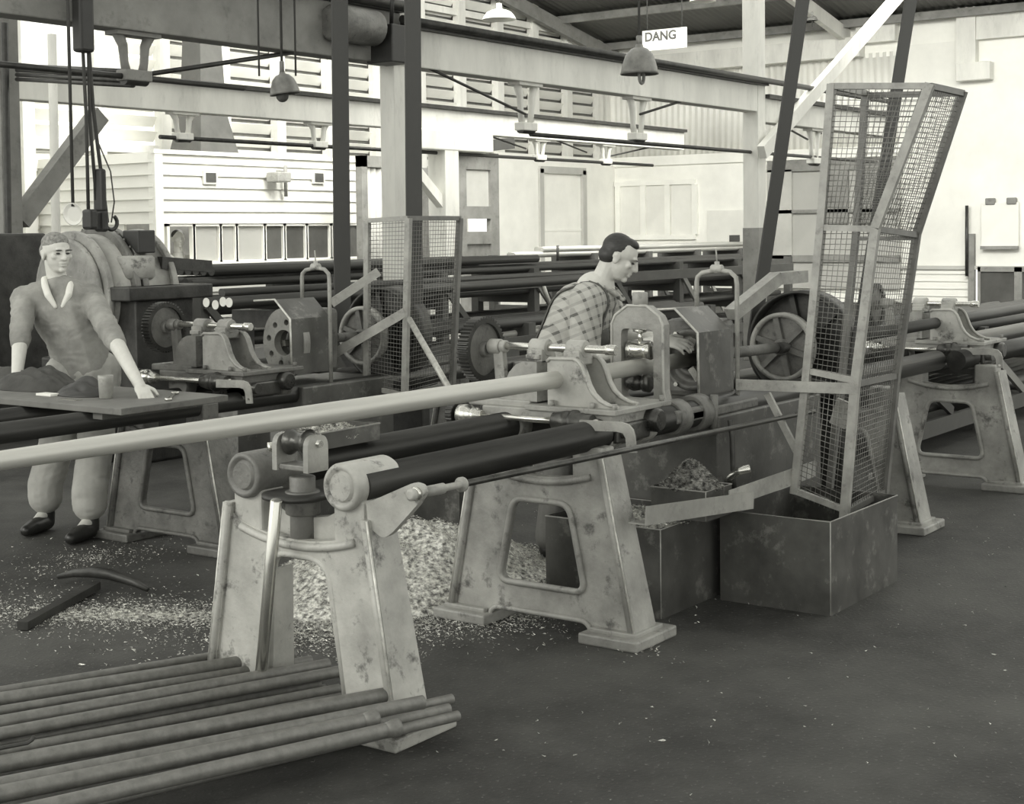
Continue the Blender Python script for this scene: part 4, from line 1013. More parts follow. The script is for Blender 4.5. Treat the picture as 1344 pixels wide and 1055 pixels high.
# dark door panels and corrugated leaf beyond the small cage
dp = T('dark_partition', (at(620, 250, y=16).x, 16, 0), 'grey panelled double door leaf between the far short post and the white partition', 'door leaf')
xa, xb = at(598, 250, y=16).x, at(652, 250, y=16).x
f = MB(); z1 = at(620, 200, y=16).z
for a, b in ((xa, xa+.25), (xb-.25, xb)): f.box(a, b, 15.95, 16.05, 0, z1)
for z in (.1, 1.45, 1.9, z1-.3): f.box(xa+.25, xb-.25, 15.95, 16.05, z, z+.22)
part('stile_frame', f, 'timberM', dp); part('upper_panel', MB().box(xa+.25, xb-.25, 16.0, 16.03, 2.1, z1-.25), 'louvre', dp); part('lower_panel', MB().box(xa+.25, xb-.25, 16.0, 16.03, .3, 1.5), 'timberM', dp)
part('dark_head', MB().bar((xa-.2, 15.85, z1+.02), (xb+.3, 15.85, z1+.2), .1, .2), 'timberD', dp)
xa, xb = at(472, 250, y=16).x, at(512, 250, y=16).x
sd = T('sliding_door', ((xa+xb)/2, 16, 0), 'corrugated sliding door with a dark frame beside the office', 'door leaf')
zt = at(490, 205, y=16).z
part('leaf', corrugated(MB(), 'y', 16, xa+.12, xb-.02, 0, zt-.1, .14), 'louvre', sd); part('leaf_frame', MB().box(xa, xa+.14, 15.95, 16.08, 0, zt).box(xa, xb, 15.95, 16.08, zt-.18, zt), 'timberM', sd)
xa, xb = at(552, 250, y=18).x, at(600, 250, y=18).x
solo('dark_screen', MB().box(xa-1.2, xb, 18, 18.1, 0, 2.9), 'timberM', 'dark screen behind the short post and the top of the small cage', 'screen')

# --- chimney-like tapered duct above the office
u0 = at(268, 205, y=18.5); 
dk = MB(); zc = at(268, 207, y=18.5).z
wA, wB = .28, .44; zt = 6.8
dk.add([(u0.x-wB, 18.1, 2.9), (u0.x+wB, 18.1, 2.9), (u0.x+wB, 18.9, 2.9), (u0.x-wB, 18.9, 2.9), (u0.x-wA, 18.25, zc+.75), (u0.x+wA, 18.25, zc+.75), (u0.x+wA, 18.75, zc+.75), (u0.x-wA, 18.75, zc+.75), (u0.x-.15, 18.35, zt), (u0.x+.15, 18.35, zt), (u0.x+.15, 18.65, zt), (u0.x-.15, 18.65, zt)],
       [(3,2,1,0),(0,1,5,4),(1,2,6,5),(2,3,7,6),(3,0,4,7),(4,5,9,8),(5,6,10,9),(6,7,11,10),(7,4,8,11),(8,9,10,11)])
solo('roof_duct', dk, 'timberD', 'grey tapering duct rising behind the roof line of the white office', 'duct')

# ------------------------------------------------------------------ hanging lamps, sign, ropes
def bell(u, v, y, r, h, lab, m='lamp', cord_top=5.5, tilt=0, bulb=False):
    p = at(u, v, y=y); L = T('hanging_lamp', (p.x, p.y, p.z-h), lab, 'lamp', 'enamelled hanging lamps')
    prof = [(0, .02), (.0, r*.18), (h*.10, r*.22), (h*.16, r*.45), (h*.35, r*.72), (h*.62, r*.88), (h*.9, r*.98), (h, r*1.02), (h, r*.96), (h*.6, r*.82), (h*.3, r*.6)]
    mb = MB().lathe(p, (math.sin(tilt)*.5, -math.sin(tilt)*.5, -math.cos(tilt)), prof, 32, cap=False)
    s = part('lamp_shade', mb, m, L); part('cap', MB().cyl((p.x, p.y, p.z-.005), (p.x, p.y, p.z+.07), r*.16, seg=14, bev=.005), m, L)
    part('cord', MB().cyl((p.x, p.y, p.z+.05), (p.x, p.y, cord_top), .009, seg=6), 'rope', L)
    if bulb: part('bulb', MB().ball(p+V((0, 0, -h-.01)), r*.42), 'ink', L)
    return L, p
L1, p = bell(839, 58, 6.4, .158, .25, 'grey enamel bell lamp hanging in front of the near pale beam', cord_top=2.98)
part('hook_ring', MB().tube([(p.x+.045*math.cos(k*PI/8)*.8, p.y-.02, 2.93+.055*math.sin(k*PI/8)) for k in range(16)], .014, 8, closed=True), 'timberM', L1)
part('hook_rod', MB().cyl((p.x, p.y, 2.98), (p.x, p.y, 4.6), .012, seg=6), 'rope', L1)
L2, _p = bell(370, 94, 7.0, .10, .15, 'tilted grey lamp with a dark bulb hanging right of the rope tackle, between the beams', tilt=.18, bulb=True)
bell(655, 11, 12.5, .24, .16, 'white dome lamp at the top above the near pale beam', 'lampW', tilt=0)
bell(922, -6, 12.0, .22, .1, 'white lamp shade cut by the top edge right of the sign', 'lampW', tilt=0)
bell(1066, 20, 12.0, .11, .10, 'small pale lamp between the leaning belt and the white brace', 'lamp', tilt=0)
for k, u in enumerate((340, 388)):
    p = at(u, 90, y=7.2); part('side_cord', MB().cyl((p.x, p.y, p.z-.05), (p.x, p.y, 5), .007, seg=6), 'rope', L2)
p = at(96, 281, y=8.0)
dl = T('disc_lamp', (p.x, p.y, p.z-.08), 'round white lamp facing the lathes, hanging above the man\'s head', 'lamp')
dd = (V((0, 0, 1.65))-p).normalized(); dd = (dd+V((-.3, .5, -.1))).normalized()
part('reflector', MB().lathe(p-dd*.05, dd, [(0, .03), (.01, .04), (.05, .072), (.055, .075), (.052, .068), (.04, .05)], 28), 'lampW', dl)
part('cord', MB().cyl(p+V((0, 0, .05)), (p.x, p.y, 5), .011, seg=6), 'rope', dl)
# rope tackle
def rope(pts, r, lab, nm='rope'):
    Pp = [at(u, v, y=yy) for u, v, yy in pts]; return solo(nm, MB().tube(Pp, r, 6), 'rope', lab, 'rope', 'ropes of the lifting tackle', loc=tuple(Pp[-1]))
rope([(104, -8, 8.3), (108, 50, 8.3), (113, 150, 8.3), (116, 278, 8.3)], .012, 'rope of the tackle hanging straight down to the left hook block')
rope([(112, -8, 8.3), (116, 60, 8.3), (118, 160, 8.3), (128, 280, 8.3)], .012, 'rope of the tackle, second from the left')
rope([(115, 40, 8.3), (122, 140, 8.3), (128, 190, 8.3), (141, 292, 8.3)], .013, 'rightmost rope of the tackle, reaching the hook')
rope([(128, 185, 8.2), (145, 225, 8.2), (150, 265, 8.2), (146, 292, 8.2)], .005, 'thin slack cord looping right of the tackle')
for (u, v, h, w, l) in ((118, 288, .14, .035, 'left dark block hanging at the end of the rope tackle'), (133, 290, .15, .03, 'right dark block hanging at the end of the rope tackle'), (109, 25, .45, .06, 'long dark pulley block of the tackle under the top-left beam'), (131, 250, .3, .025, 'slim dark sleeve on the right ropes of the tackle')):
    p = at(u, v, y=8.28); bl = solo('pulley_block', MB().box(p.x-w, p.x+w, p.y-.05, p.y+.05, p.z-h/2, p.z+h/2, .02), 'rubber', l, 'pulley block')
p = at(146, 292, y=8.28); solo('lifting_hook', MB().tube([p+V((.05*math.cos(a), 0, .05*math.sin(a))) for a in [k*.4-2.6 for k in range(10)]], .014, 8), 'iron', 'small dark hook at the end of the rope tackle', 'hook')
# hanging bits between beams at top left
rod('drop_pipe', at(68, 45, y=12.5), V((at(70, 200, y=12.5).x, 12.5, .0)), .045, 'pale drop pipe right of the post at the left edge', 'pipe', None, 'timber')
# motor and cable near the top of the middle post
mt = T('beam_motor', (x1-.55, B1-.2, 3.1), 'dark electric motor with its cable fixed to the near beam left of the middle post', 'motor')
part('motor_body', MB().cyl((x1-1.0, B1-.2, 3.38), (x1-.45, B1-.2, 3.38), .15, bev=.02), 'castD', mt); part('switch_box', MB().box(x1-.40, x1-.14, B1-.34, B1-.05, 3.1, 3.42, .01), 'rubber', mt)
part('cable', MB().tube([(x1-.3, B1-.25, 3.42), (x1-.35, B1-.3, 3.6), (x1-.25, B1-.3, 3.8), (x1-.05, B1-.3, 3.88), (x1+.1, B1-.25, 3.85)], .018, 8), 'rubber', mt)
# DANGER sign
def text_mesh(nm, s, size, mtx, m, parent):
    cu = bpy.data.curves.new(nm, 'FONT'); cu.body = s; cu.size = size; cu.align_x = 'LEFT'; cu.extrude = .002; cu.offset = .008
    o = bpy.data.objects.new('tmp', cu); COL.objects.link(o); dg = bpy.context.evaluated_depsgraph_get(); dg.update()
    me = bpy.data.meshes.new_from_object(o.evaluated_get(dg)); bpy.data.objects.remove(o)
    me.transform(mtx); me.transform(Matrix.Translation(-wloc(parent))); me.materials.clear(); me.materials.append(M[m])
    r = bpy.data.objects.new(nm, me); COL.objects.link(r); r.parent = parent; return r
sx = 24.0
p = at(872, 52, x=sx); sg = T('danger_sign', (sx, p.y, p.z-.2), 'white DANGER sign board hanging high up right of the bell lamp', 'sign')
pl, pr_ = at(843, 52, x=sx), at(901, 50, x=sx); zt, zb = at(872, 38, x=sx).z, at(872, 65, x=sx).z
part('sign_board', MB().box(sx, sx+.03, pr_.y, pl.y, zb, zt, .005), 'paper', sg)
part('sign_chain', MB().cyl((sx+.015, pl.y-.1, zt), (sx+.015, pl.y-.1, RZ(sx)-.05), .01).cyl((sx+.015, pr_.y+.1, zt), (sx+.015, pr_.y+.1, RZ(sx)-.05), .01), 'rope', sg)
w_ = pl.y-pr_.y
R = Matrix(((0, 0, -1, sx-.004), (-1, 0, 0, pl.y-.05), (0, 1, 0, zb+(zt-zb)*.48), (0, 0, 0, 1)))
text_mesh('lettering', 'DANG', .23, R, 'ink', sg)

# ------------------------------------------------------------------ bar racks at middle distance
def rack(nm, x0, x1, y0, y1, zs, lab, m='timberD'):
    r = T(nm, ((x0+x1)/2, (y0+y1)/2, 0), lab, 'rack')
    n = max(2, int((x1-x0)/1.6)+1)
    for i in range(n):
        x = x0+(x1-x0)*i/(n-1)
        for y in (y0, y1): part('upright', MB().box(x-.05, x+.05, y-.05, y+.05, 0, zs[-1]+.04), m, r)
        for z in zs: part('cross_bearer', MB().box(x-.045, x+.045, y0-.02, y1+.02, z-.1, z), m, r)
    for z in (zs[0]-.02, zs[-1]-.06): part('side_rail', MB().box(x0, x1, y0-.09, y0-.05, z-.12, z), m, r)
    for i in range(n-1):
        a, b = x0+(x1-x0)*i/(n-1), x0+(x1-x0)*(i+.5)/(n-1)
        part('diagonal', MB().bar((a, y0-.07, zs[-1]-.15), (b, y0-.07, .25), .03, .07), 'timberM' if i % 2 else m, r)
    return r
proto = {}
def stock(x0, x1, y, z, r, m, lab, grp, dyx=0.0):
    return solo('steel_bar', MB().cyl((x0, y, z), (x1, y+dyx, z), r, seg=10), m, lab, 'steel bar', grp, loc=((x0+x1)/2, y, z))
xl, xr = at(232, 345, y=10).x, at(684, 330, y=10).x
rack('bar_rack', xl, xr+6.5, 9.7, 10.5, [.35, .66, .95, 1.20], 'long dark rack of bar stock behind the lathes, in front of the office')
random.seed(3)
for lv, z in enumerate((.35, .66, .95, 1.20)):
    nb_ = 9
    for k in range(nb_):
        r = random.uniform(.035, .05); e = random.uniform(-.5, .6)
        y = 9.75+k*.085
        xa = xl-.3+random.uniform(0, .5) if lv else xl+.2
        xb = xr+6.4-random.uniform(0, 1.2)
        stock(xa, xb, y, z+r+.002, r, random.choice(['stockD', 'stockD', 'iron']), 'dark bar lying on the %s of the long rack in front of the office' % ('lowest tier', 'second tier', 'third tier', 'top tier')[lv], 'bars on the %s of the long rack' % ('lowest tier', 'second tier', 'third tier', 'top tier')[lv])
for k in range(7):
    stock(xl+.2, xr-.15*k, 9.78+k*.1, 1.345, .045, 'stockD', 'upper bar on the long rack ending in a stepped edge right of the small cage', 'upper bars ending right of the small cage')
# pale bars beyond, lying on a lower rack toward the door
xa = at(640, 323, y=13).x
rack('bar_rack', xa, xa+6.5, 12.2, 12.9, [.6, 1.28], 'farther rack holding pale bars in front of the white partition')
for k in range(14):
    stock(xa-.4+.1*k, xa+6.9, 12.25+(k % 7)*.085, 1.32+.07*(k//7), .04, 'stockL', 'pale bar on the farther rack in front of the white partition', 'pale bars on the farther rack')
for k in range(2): rod('rack_pin', at(732+246*k, 345, y=12.1), at(732+246*k, 322, y=12.1), .02, 'upright pin of the farther rack, %s' % ('left of the operator\'s head', 'over the coolant pipe')[k], 'pin', None)
# middle rack right behind the operator
rack('bar_rack', 8.6, 13.4, 7.2, 7.8, [.45, .85], 'low rack of dark bars between the operator and the long rack')
for lv, z in enumerate((.45, .85)):
    for k in range(6): stock(8.3+random.uniform(0, .4), 13.6-random.uniform(0, 1), 7.24+k*.1, z+.04, .038, 'stockD', 'dark bar on the %s tier of the low rack behind the operator' % ('lower', 'upper')[lv], 'bars on the %s tier of the low rack' % ('lower', 'upper')[lv])
# four bars with bright sawn ends at the left
st_ = T('bar_stand', (7.9, 7.5, 0), 'dark stand under the four bars with bright sawn ends', 'stand')
part('stand_top', MB().box(7.45, 7.62, 7.15, 7.85, 1.0, 1.12), 'iron', st_)
for y in (7.2, 7.75): part('leg', MB().box(7.49, 7.57, y, y+.08, 0, 1.0), 'iron', st_)
lab4 = ('leftmost of the four bars with bright sawn ends', 'lowest of the four bars with bright sawn ends, nearest the lathe gear', 'third from the left of the four bars with bright sawn ends', 'rightmost of the four bars with bright sawn ends')
for k, (u, v) in enumerate(((271, 397), (283, 400), (293, 396), (301, 397))):
    y = 7.8-k*.12; p = at(u, v, y=y); r = .034
    b = T('steel_bar', (p.x, y, p.z), lab4[k], 'steel bar', 'four bars with bright sawn ends')
    part('bar_body', MB().cyl((p.x, y, p.z), (p.x+4.5, y, p.z+.02), r, seg=18), 'stockD', b); part('sawn_end', MB().cyl((p.x-.004, y, p.z), (p.x+.002, y, p.z), r*.97, seg=18), 'lampW', b, 'bright sawn end')
for k, (u, v) in enumerate(((292, 377), (290, 384))):
    p = at(u, v, y=7.74+k*.1); stock(p.x, p.x+5, 7.74+k*.1, 1.25, .027, 'stockD', 'thin dark bar above the bars with bright sawn ends, %s one' % ('upper', 'lower')[k], 'thin bars above the bright sawn ends')
rod('leaning_tube', at(709, 362, y=9.6), at(722, 400, y=9.6), .022, 'short bright tube leaning in front of the rack, left of the operator', 'tube', None, 'lampW')
for (u, v, w, h, d, m, l) in ((710, 432, .22, .22, 8.2, 'timberM', 'grey metal box on the floor behind the gear wheel, left of the operator'),):
    p = at(u, v, y=d); solo('metal_box', MB().box(p.x-w, p.x+w, d-.1, d+.1, 0, p.z+h*.2, .01), m, l, 'box')
solo('loose_tube', MB().cyl(at(655, 441, y=7.3), at(748, 427, y=7.3), .03), 'stockL', 'pale round bar lying behind the upper cross shaft', 'bar')
solo('crate', MB().box(10.2, 11.4, 6.2, 6.9, 0, .8, .02), 'sheet', 'dark crate behind the headstock hood of the middle lathe', 'crate')
solo('crate', MB().box(7.9, 9.0, 8.3, 9.1, 0, .7, .02), 'timberD', 'dark crate in front of the long rack, under the bars with bright sawn ends', 'crate')

# big drum machine on the left
cx_, cy_, cz_ = 8.2, 9.1, 1.15
dm = T('drum_tank', (cx_, cy_, 0), 'large round riveted drum on a dark base behind the leaning man', 'drum')
p = at(95, 400, y=9.1)
dx_ = p.x
ax = V((1, -.10, 0)).normalized(); q0 = V((dx_, 9.1, 1.20))
part('shell', MB().cyl(q0, q0+ax*.62, .475, seg=56), 'barrel', dm)
part('face_plate', MB().cyl(q0-ax*.05, q0-ax*.002, .44, seg=56, bev=.02), 'cast', dm)
for t, w_, r_ in ((-.01, .05, .50), (.20, .05, .535), (.27, .05, .535), (.55, .05, .51)): part('band', MB().cyl(q0+ax*t, q0+ax*(t+w_), r_, seg=56, bev=.006), 'castD' if r_ > .52 else 'cast', dm)
for s_k in range(1):
    rv = MB()
    for k in range(40):
        a = 2*PI*k/40; rv.ball((dx_+.22, 9.1-.022+.532*math.cos(a), 1.20+.532*math.sin(a)), .012, seg=6)
    part('rivets', rv, 'castD', dm)
part('base', MB().box(dx_, dx_+.85, 8.7, 9.5, 0, .75, .02), 'iron', dm)
p = at(190, 350, y=8.7)
gm = T('gearbox_machine', (p.x, 8.7, 0), 'dark machine head with a square hood right of the riveted drum', 'machine')
part('hood', MB().box(p.x-.12, p.x+.04, 8.62, 8.80, at(190, 332, y=8.7).z, at(190, 302, y=8.7).z, .01), 'rubber', gm)
part('gearbox', MB().cyl((p.x-.1, 8.7, at(190, 366, y=8.7).z), (p.x-.1, 8.7, at(190, 335, y=8.7).z), .15, bev=.02), 'cast', gm)
part('table', MB().box(p.x-.4, p.x+.4, 8.4, 9.0, at(190, 392, y=8.7).z, at(190, 374, y=8.7).z, .01), 'iron', gm)
part('column', MB().box(p.x-.3, p.x+.25, 8.45, 8.95, 0, at(190, 374, y=8.7).z, .02), 'iron', gm)
part('arm', MB().bar((p.x+.1, 8.65, at(190, 345, y=8.7).z), (p.x+.55, 8.6, at(190, 352, y=8.7).z), .07, .09), 'iron', gm)
solo('dark_cabinet', MB().box(at(0, 350, y=10.3).x-.5, at(62, 350, y=10.3).x, 10.3, 10.9, 0, at(30, 306, y=10.3).z, .02), 'iron', 'dark cabinet behind the man at the left edge', 'cabinet')
solo('step_bracket', MB().box(7.05, 7.25, 7.3, 7.6, 0, .55, .02), 'castD', 'low dark casting on the floor under the bars with sawn ends', 'casting')

# dark stock seen through the trestle window on the right
rack('bar_rack', 10.2, 15.5, 3.95, 4.9, [.25, .55, .8], 'low dark rack of bars beyond the right-hand lathe, seen through its trestle')
for lv, z in enumerate((.25, .55, .8)):
    for k in range(7): stock(10.0+random.uniform(0, .4), 15.8-random.uniform(0, 1), 4.0+k*.13, z+.05, .05, 'stockD', 'dark bar on the %s tier of the rack beyond the right-hand lathe' % ('bottom', 'middle', 'top')[lv], 'bars on the %s tier of the right-hand rack' % ('bottom', 'middle', 'top')[lv])
# unseen roof over the near bays, added to cut light from above
shade_roof = MB()
for i in range(7):   # strips, with gaps left open to let some light down
    x = -5+2.4*i; shade_roof.box(x, x+1.25, -12, 10.5, 6.9, 6.95)
shade_roof.box(-5, 10.7, -12, -11.8, 6.8, 6.9).box(-5, 10.7, -.1, .1, 6.8, 6.9).box(-5, 10.7, 10.3, 10.5, 6.8, 6.9)
struct('ceiling', shade_roof, 'roof')
# ------------------------------------------------------------------ people
def cone(mb, p0, r0, p1, r1, seg=14):
    """tapered limb segment with rounded ends"""
    p0, p1 = V(p0), V(p1); u, w, d = basis(p1-p0); L = (p1-p0).length
    prof = [(-r0*math.cos(a), r0*math.sin(a)) for a in [k*PI/10 for k in range(6)]]+[(L+r1*math.sin(a), r1*math.cos(a)) for a in [k*PI/10 for k in range(6)]]
    prof[0] = (prof[0][0], 1e-4); prof[-1] = (prof[-1][0], 1e-4)
    mb.lathe(p0, d, prof, seg, cap=False); 
def chain(mb, pts):
    for a, b in zip(pts, pts[1:]): cone(mb, a[0], a[1], b[0], b[1])
def ell(mb, c, rx, ry, rz, mtx=None, seg=22):
    t = MB().ball((0, 0, 0), 1, rx, ry, rz, seg)
    m = Matrix.Translation(c) @ (mtx.to_4x4() if mtx else Matrix.Identity(4)); t.xf(m)
    k = len(mb.v); mb.v += t.v; mb.f += [tuple(i+k for i in f) for f in t.f]; mb.sm += t.sm
def organic(name, mb, m, parent, voxel=.006, smooth=4, disp=None):
    off = wloc(parent); me = mb.mesh(name, M[m], off)
    o = bpy.data.objects.new('tmp', me); COL.objects.link(o)
    r = o.modifiers.new('r', 'REMESH'); r.mode = 'VOXEL'; r.voxel_size = voxel; r.use_smooth_shade = True
    s = o.modifiers.new('s', 'SMOOTH'); s.iterations = smooth; s.factor = .5
    dg = bpy.context.evaluated_depsgraph_get(); dg.update()
    me2 = bpy.data.meshes.new_from_object(o.evaluated_get(dg)); bpy.data.objects.remove(o); bpy.data.meshes.remove(me)
    me2.name = name
    if disp:
        for v in me2.vertices: v.co = disp(v.co+off)-off
    me2.materials.clear(); me2.materials.append(M[m])
    me2.polygons.foreach_set('use_smooth', [True]*len(me2.polygons))
    r = bpy.data.objects.new(name, me2); COL.objects.link(r); r.parent = parent; WL[r.name] = off
    return r
def headmat(face, tilt_up=V((0, 0, 1))):
    y = V(face).normalized(); z = (V(tilt_up)-y*V(tilt_up).dot(y)).normalized(); x = y.cross(z)
    return Matrix((x, y, z)).transposed()
def head(mb, c, R, s=1.0):
    """c = centre of the skull; local x right, y forward, z up"""
    P = lambda x, y, z: V(c)+R @ V((x*s, y*s, z*s))
    ell(mb, P(0, -.012, .03), .074*s, .093*s, .083*s, R)        # cranium
    ell(mb, P(0, .018, -.02), .062*s, .072*s, .082*s, R)        # face
    ell(mb, P(0, .03, -.072), .042*s, .046*s, .034*s, R)        # jaw
    ell(mb, P(0, .072, -.088), .020*s, .016*s, .015*s, R)      # chin
    ell(mb, P(0, .074, .028), .045*s, .014*s, .010*s, R)       # brow
    cone(mb, P(0, .088, .018), .008*s, P(0, .103, -.022), .0125*s); 
    for sg in (-1, 1):
        ell(mb, P(sg*.011, .094, -.024), .009*s, .010*s, .008*s, R)
        ell(mb, P(sg*.042, .062, -.012), .022*s, .016*s, .018*s, R)   # cheek
        ell(mb, P(sg*.077, -.008, -.008), .008*s, .018*s, .030*s, R)  # ear
        ell(mb, P(sg*.082, -.016, .008), .006*s, .014*s, .016*s, R)
    ell(mb, P(0, .086, -.049), .024*s, .011*s, .006*s, R); ell(mb, P(0, .084, -.062), .021*s, .011*s, .007*s, R)
def face_dent(c, R, s=1.0):
    Ri = R.transposed(); c = V(c)
    def f(p):
        q = Ri @ (p-c)/s
        d = 0
        for sg in (-1, 1):
            e = ((q.x-sg*.030)/.017)**2+((q.z-.008)/.011)**2
            if q.y > .04: d += .011*math.exp(-e)
        if q.y > .05: d += .005*math.exp(-((q.z+.0555)/.0035)**2-(q.x/.024)**2)
        return p-(R @ V((0, d*s, 0))) if d > 1e-4 else p
    return f
def eyes(c, R, par, s=1.0):
    for sg in (-1, 1):
        p = V(c)+R @ V((sg*.030*s, .076*s, .006*s)); mb = MB(); ell(mb, p, .0125*s, .009*s, .0052*s, R, 12); part('eye', mb, 'eye', par)
        p = V(c)+R @ V((sg*.031*s, .0895*s, .026*s)); mb = MB(); ell(mb, p, .020*s, .005*s, .0035*s, R, 12); part('eyebrow', mb, 'hair', par)
def hand(mb, w, d, n, curl=.5, side=1, s=1.0, spread=.12):
    """w wrist, d direction of the fingers, n = back-of-hand normal, side=+1 thumb on d x n side"""
    w, d = V(w), V(d).normalized(); n = (V(n)-d*V(n).dot(d)).normalized(); t = d.cross(n)*side
    R = Matrix((t, d, n)).transposed()
    ell(mb, w+d*.045*s, .040*s, .052*s, .015*s, R); ell(mb, w+d*.07*s, .041*s, .028*s, .014*s, R)
    chain(mb, [(w-d*.02*s, .026*s), (w+d*.02*s, .026*s)])
    for k, (L, off) in enumerate(((.070, .030), (.078, .010), (.073, -.010), (.058, -.030))):
        p = w+d*(.088-.004*abs(k-1))*s+t*off*s; dd = (d+t*(1.5-k)*spread*.6).normalized(); a = curl*(1+.12*k)
        pts = [(p-dd*.02*s, .0095*s)]; cur = p
        for j, fr in enumerate((.45, .3, .25)):
            dd = (dd*math.cos(a*.6)-n*math.sin(a*.6)).normalized() if j else (dd*math.cos(a*.35)-n*math.sin(a*.35)).normalized()
            pts.append((cur, .0092*s-.0006*j)); cur = cur+dd*L*fr*s
        pts.append((cur, .0072*s)); chain(mb, pts)
    b = w+d*.025*s+t*.028*s; m1 = b+(d*.55+t*.75-n*.15).normalized()*.038*s; m2 = m1+(d*.85+t*.35-n*.35).normalized()*.032*s
    chain(mb, [(b, .014*s), (m1, .0115*s), (m2, .009*s)])

# --- operator in checked shirt and overalls, bent over the chuck, standing behind the bed
fx = V((.585, -.811, 0)); 
opb = V((6.44, 4.24, 0))
OP = T('person', opb, 'man in checked shirt and overalls bending over the lathe chuck', 'person')
rgt = V((-.62, -.10, 0)).normalized()         # his right side points back along the bed
fwd = V((.35, -.93, 0)).normalized(); rgt = fwd.cross(V((0, 0, 1)))
def O(f, r, z): return opb+fwd*f+rgt*r+V((0, 0, z))
pel = O(0, 0, .93); chest = O(.14, 0, 1.24)
hc = at(813, 338, y=(O(.34, 0, 0)).y)
neck = hc-fwd*.085-V((0, 0, .135)); opb = V((neck.x, neck.y, 0))-fwd*.245; OP.location = opb; WL[OP.name] = opb
pel = O(0, 0, .93); chest = O(.14, 0, 1.22); shR, shL = neck-fwd*.045+rgt*.185-V((0, 0, .065)), neck-fwd*.045-rgt*.185-V((0, 0, .065))
Rh = headmat(fwd*.62+rt0*.55+V((0, 0, -.62)))
b = MB(); head(b, hc, Rh, 1.0)
chain(b, [(neck-V((0, 0, .04)), .062), (neck+V((0, 0, .03)), .056), (hc+Rh @ V((0, -.03, -.05)), .052)])
chain(b, [(pel, .14), (chest, .135), (O(.2, 0, 1.35), .10)])
for s_, f0 in ((1, .02), (-1, .10)):
    hip = O(0, s_*.095, .9); kn = O(.04+f0*.3, s_*.11, .5); an = O(f0*.3-.02, s_*.12, .09)
    chain(b, [(hip, .095), (kn, .058), (an, .042)]); chain(b, [(an, .04), (an+fwd*.15-V((0, 0, .05)), .032)])
eR = at(768, 470, y=3.98); wR = at(868, 447, x=6.12)
chain(b, [(shR, .060), (eR, .045), (wR, .028)])
hand(b, wR, V((.1, -.9, -.1)), V((-.5, -.1, .8)), .6, -1, 1.0)
eL = O(.30, -.22, 1.08); wL = V((6.42, 3.78, 1.12))
chain(b, [(shL, .060), (eL, .045), (wL, .028)]); hand(b, wL, V((.1, -.7, -.1)), V((0, 0, 1)), .6, 1, .95)
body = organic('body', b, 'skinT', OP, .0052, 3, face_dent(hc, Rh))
eyes(hc, Rh, OP)
# shirt
b = MB(); chain(b, [(O(-.0, 0, .90), .165), (O(.06, 0, 1.08), .163), (O(.13, 0, 1.24), .16), (neck-fwd*.05-V((0, 0, .07)), .115), (neck-fwd*.02-V((0, 0, .015)), .075)])
for s_, e in ((1, eR), (-1, eL)):
    sh = shR if s_ > 0 else shL; chain(b, [(neck-fwd*.06+rgt*s_*.07-V((0, 0, .09)), .105), (sh, .086), (V(sh).lerp(e, .55), .080), (e, .072)]); w = wR if s_ > 0 else wL
    chain(b, [(e, .068), (V(e).lerp(w, .12), .060)])
ell(b, O(.09, 0, 1.18), .19, .13, .2, Matrix((rgt, fwd, V((0, 0, 1)))).transposed())
def wrinkle(amp, sc, seed):
    def f(p):
        n1 = noise.noise(p*sc+V((seed, 0, 0)))*.6+abs(noise.noise(V((p.x*sc*1.6, p.y*sc*1.6, p.z*sc*3.2+seed))))*.9-.3
        d = noise.noise_vector(p*3).normalized(); return p+(d*.25+V((0, 0, .15)))*amp*n1
    return f
organic('shirt', b, 'plaid', OP, .008, 6, wrinkle(.022, 9, 1))
b = MB()
for s_ in (1, -1):
    a = O(.17, s_*.02, 1.43); c2 = hc
    chain(b, [(neck+rgt*s_*.055-V((0, 0, .005)), .020), (neck+rgt*s_*.045+fwd*.06-V((0, 0, .035)), .016), (neck+fwd*.10+rgt*s_*.02-V((0, 0, .075)), .012)])
    chain(b, [(neck+rgt*s_*.055, .02), (neck-fwd*.05+V((0, 0, .02)), .02)])
organic('collar', b, 'plaid', OP, .006, 3)
# overalls
b = MB()
for s_, f0 in ((1, .02), (-1, .10)):
    hip = O(0, s_*.085, .9); kn = O(.04+f0*.3, s_*.11, .5); an = O(f0*.3-.02, s_*.12, .12)
    chain(b, [(hip, .125), (kn, .088), (an, .078)])
chain(b, [(O(0, 0, .88), .165), (O(.02, 0, .99), .17)])
ell(b, O(.16, 0, 1.12), .12, .115, .14, Matrix((rgt, fwd, V((0, 0, 1)))).transposed())
ov = organic('overalls', b, 'denim', OP, .009, 5, wrinkle(.015, 8, 4))
from mathutils.bvhtree import BVHTree
sw = bpy.data.objects['shirt'].data; wo = WL[OP.name]
bvh = BVHTree.FromPolygons([v.co+wo for v in sw.vertices], [tuple(p.vertices) for p in sw.polygons])
for s_ in (1, -1):
    C0 = neck-fwd*.09-V((0, 0, .20)); pts = []
    for k in range(25):
        a = math.radians(-48+k*10.5); lat = s_*(.095-.03*abs(k-12)/12)
        d = fwd*math.cos(a)+V((0, 0, 1))*math.sin(a); o = C0+rgt*lat+d*.6
        hit = bvh.ray_cast(o, -d)
        if hit[0]: pts.append(hit[0]+d*.005)
    st_b = MB()
    for a, c2 in zip(pts, pts[1:]): st_b.bar(a, c2+(c2-a)*.2, .034, .007, (c2-a).cross(rgt))
    part('shoulder_strap', st_b, 'denim', OP)
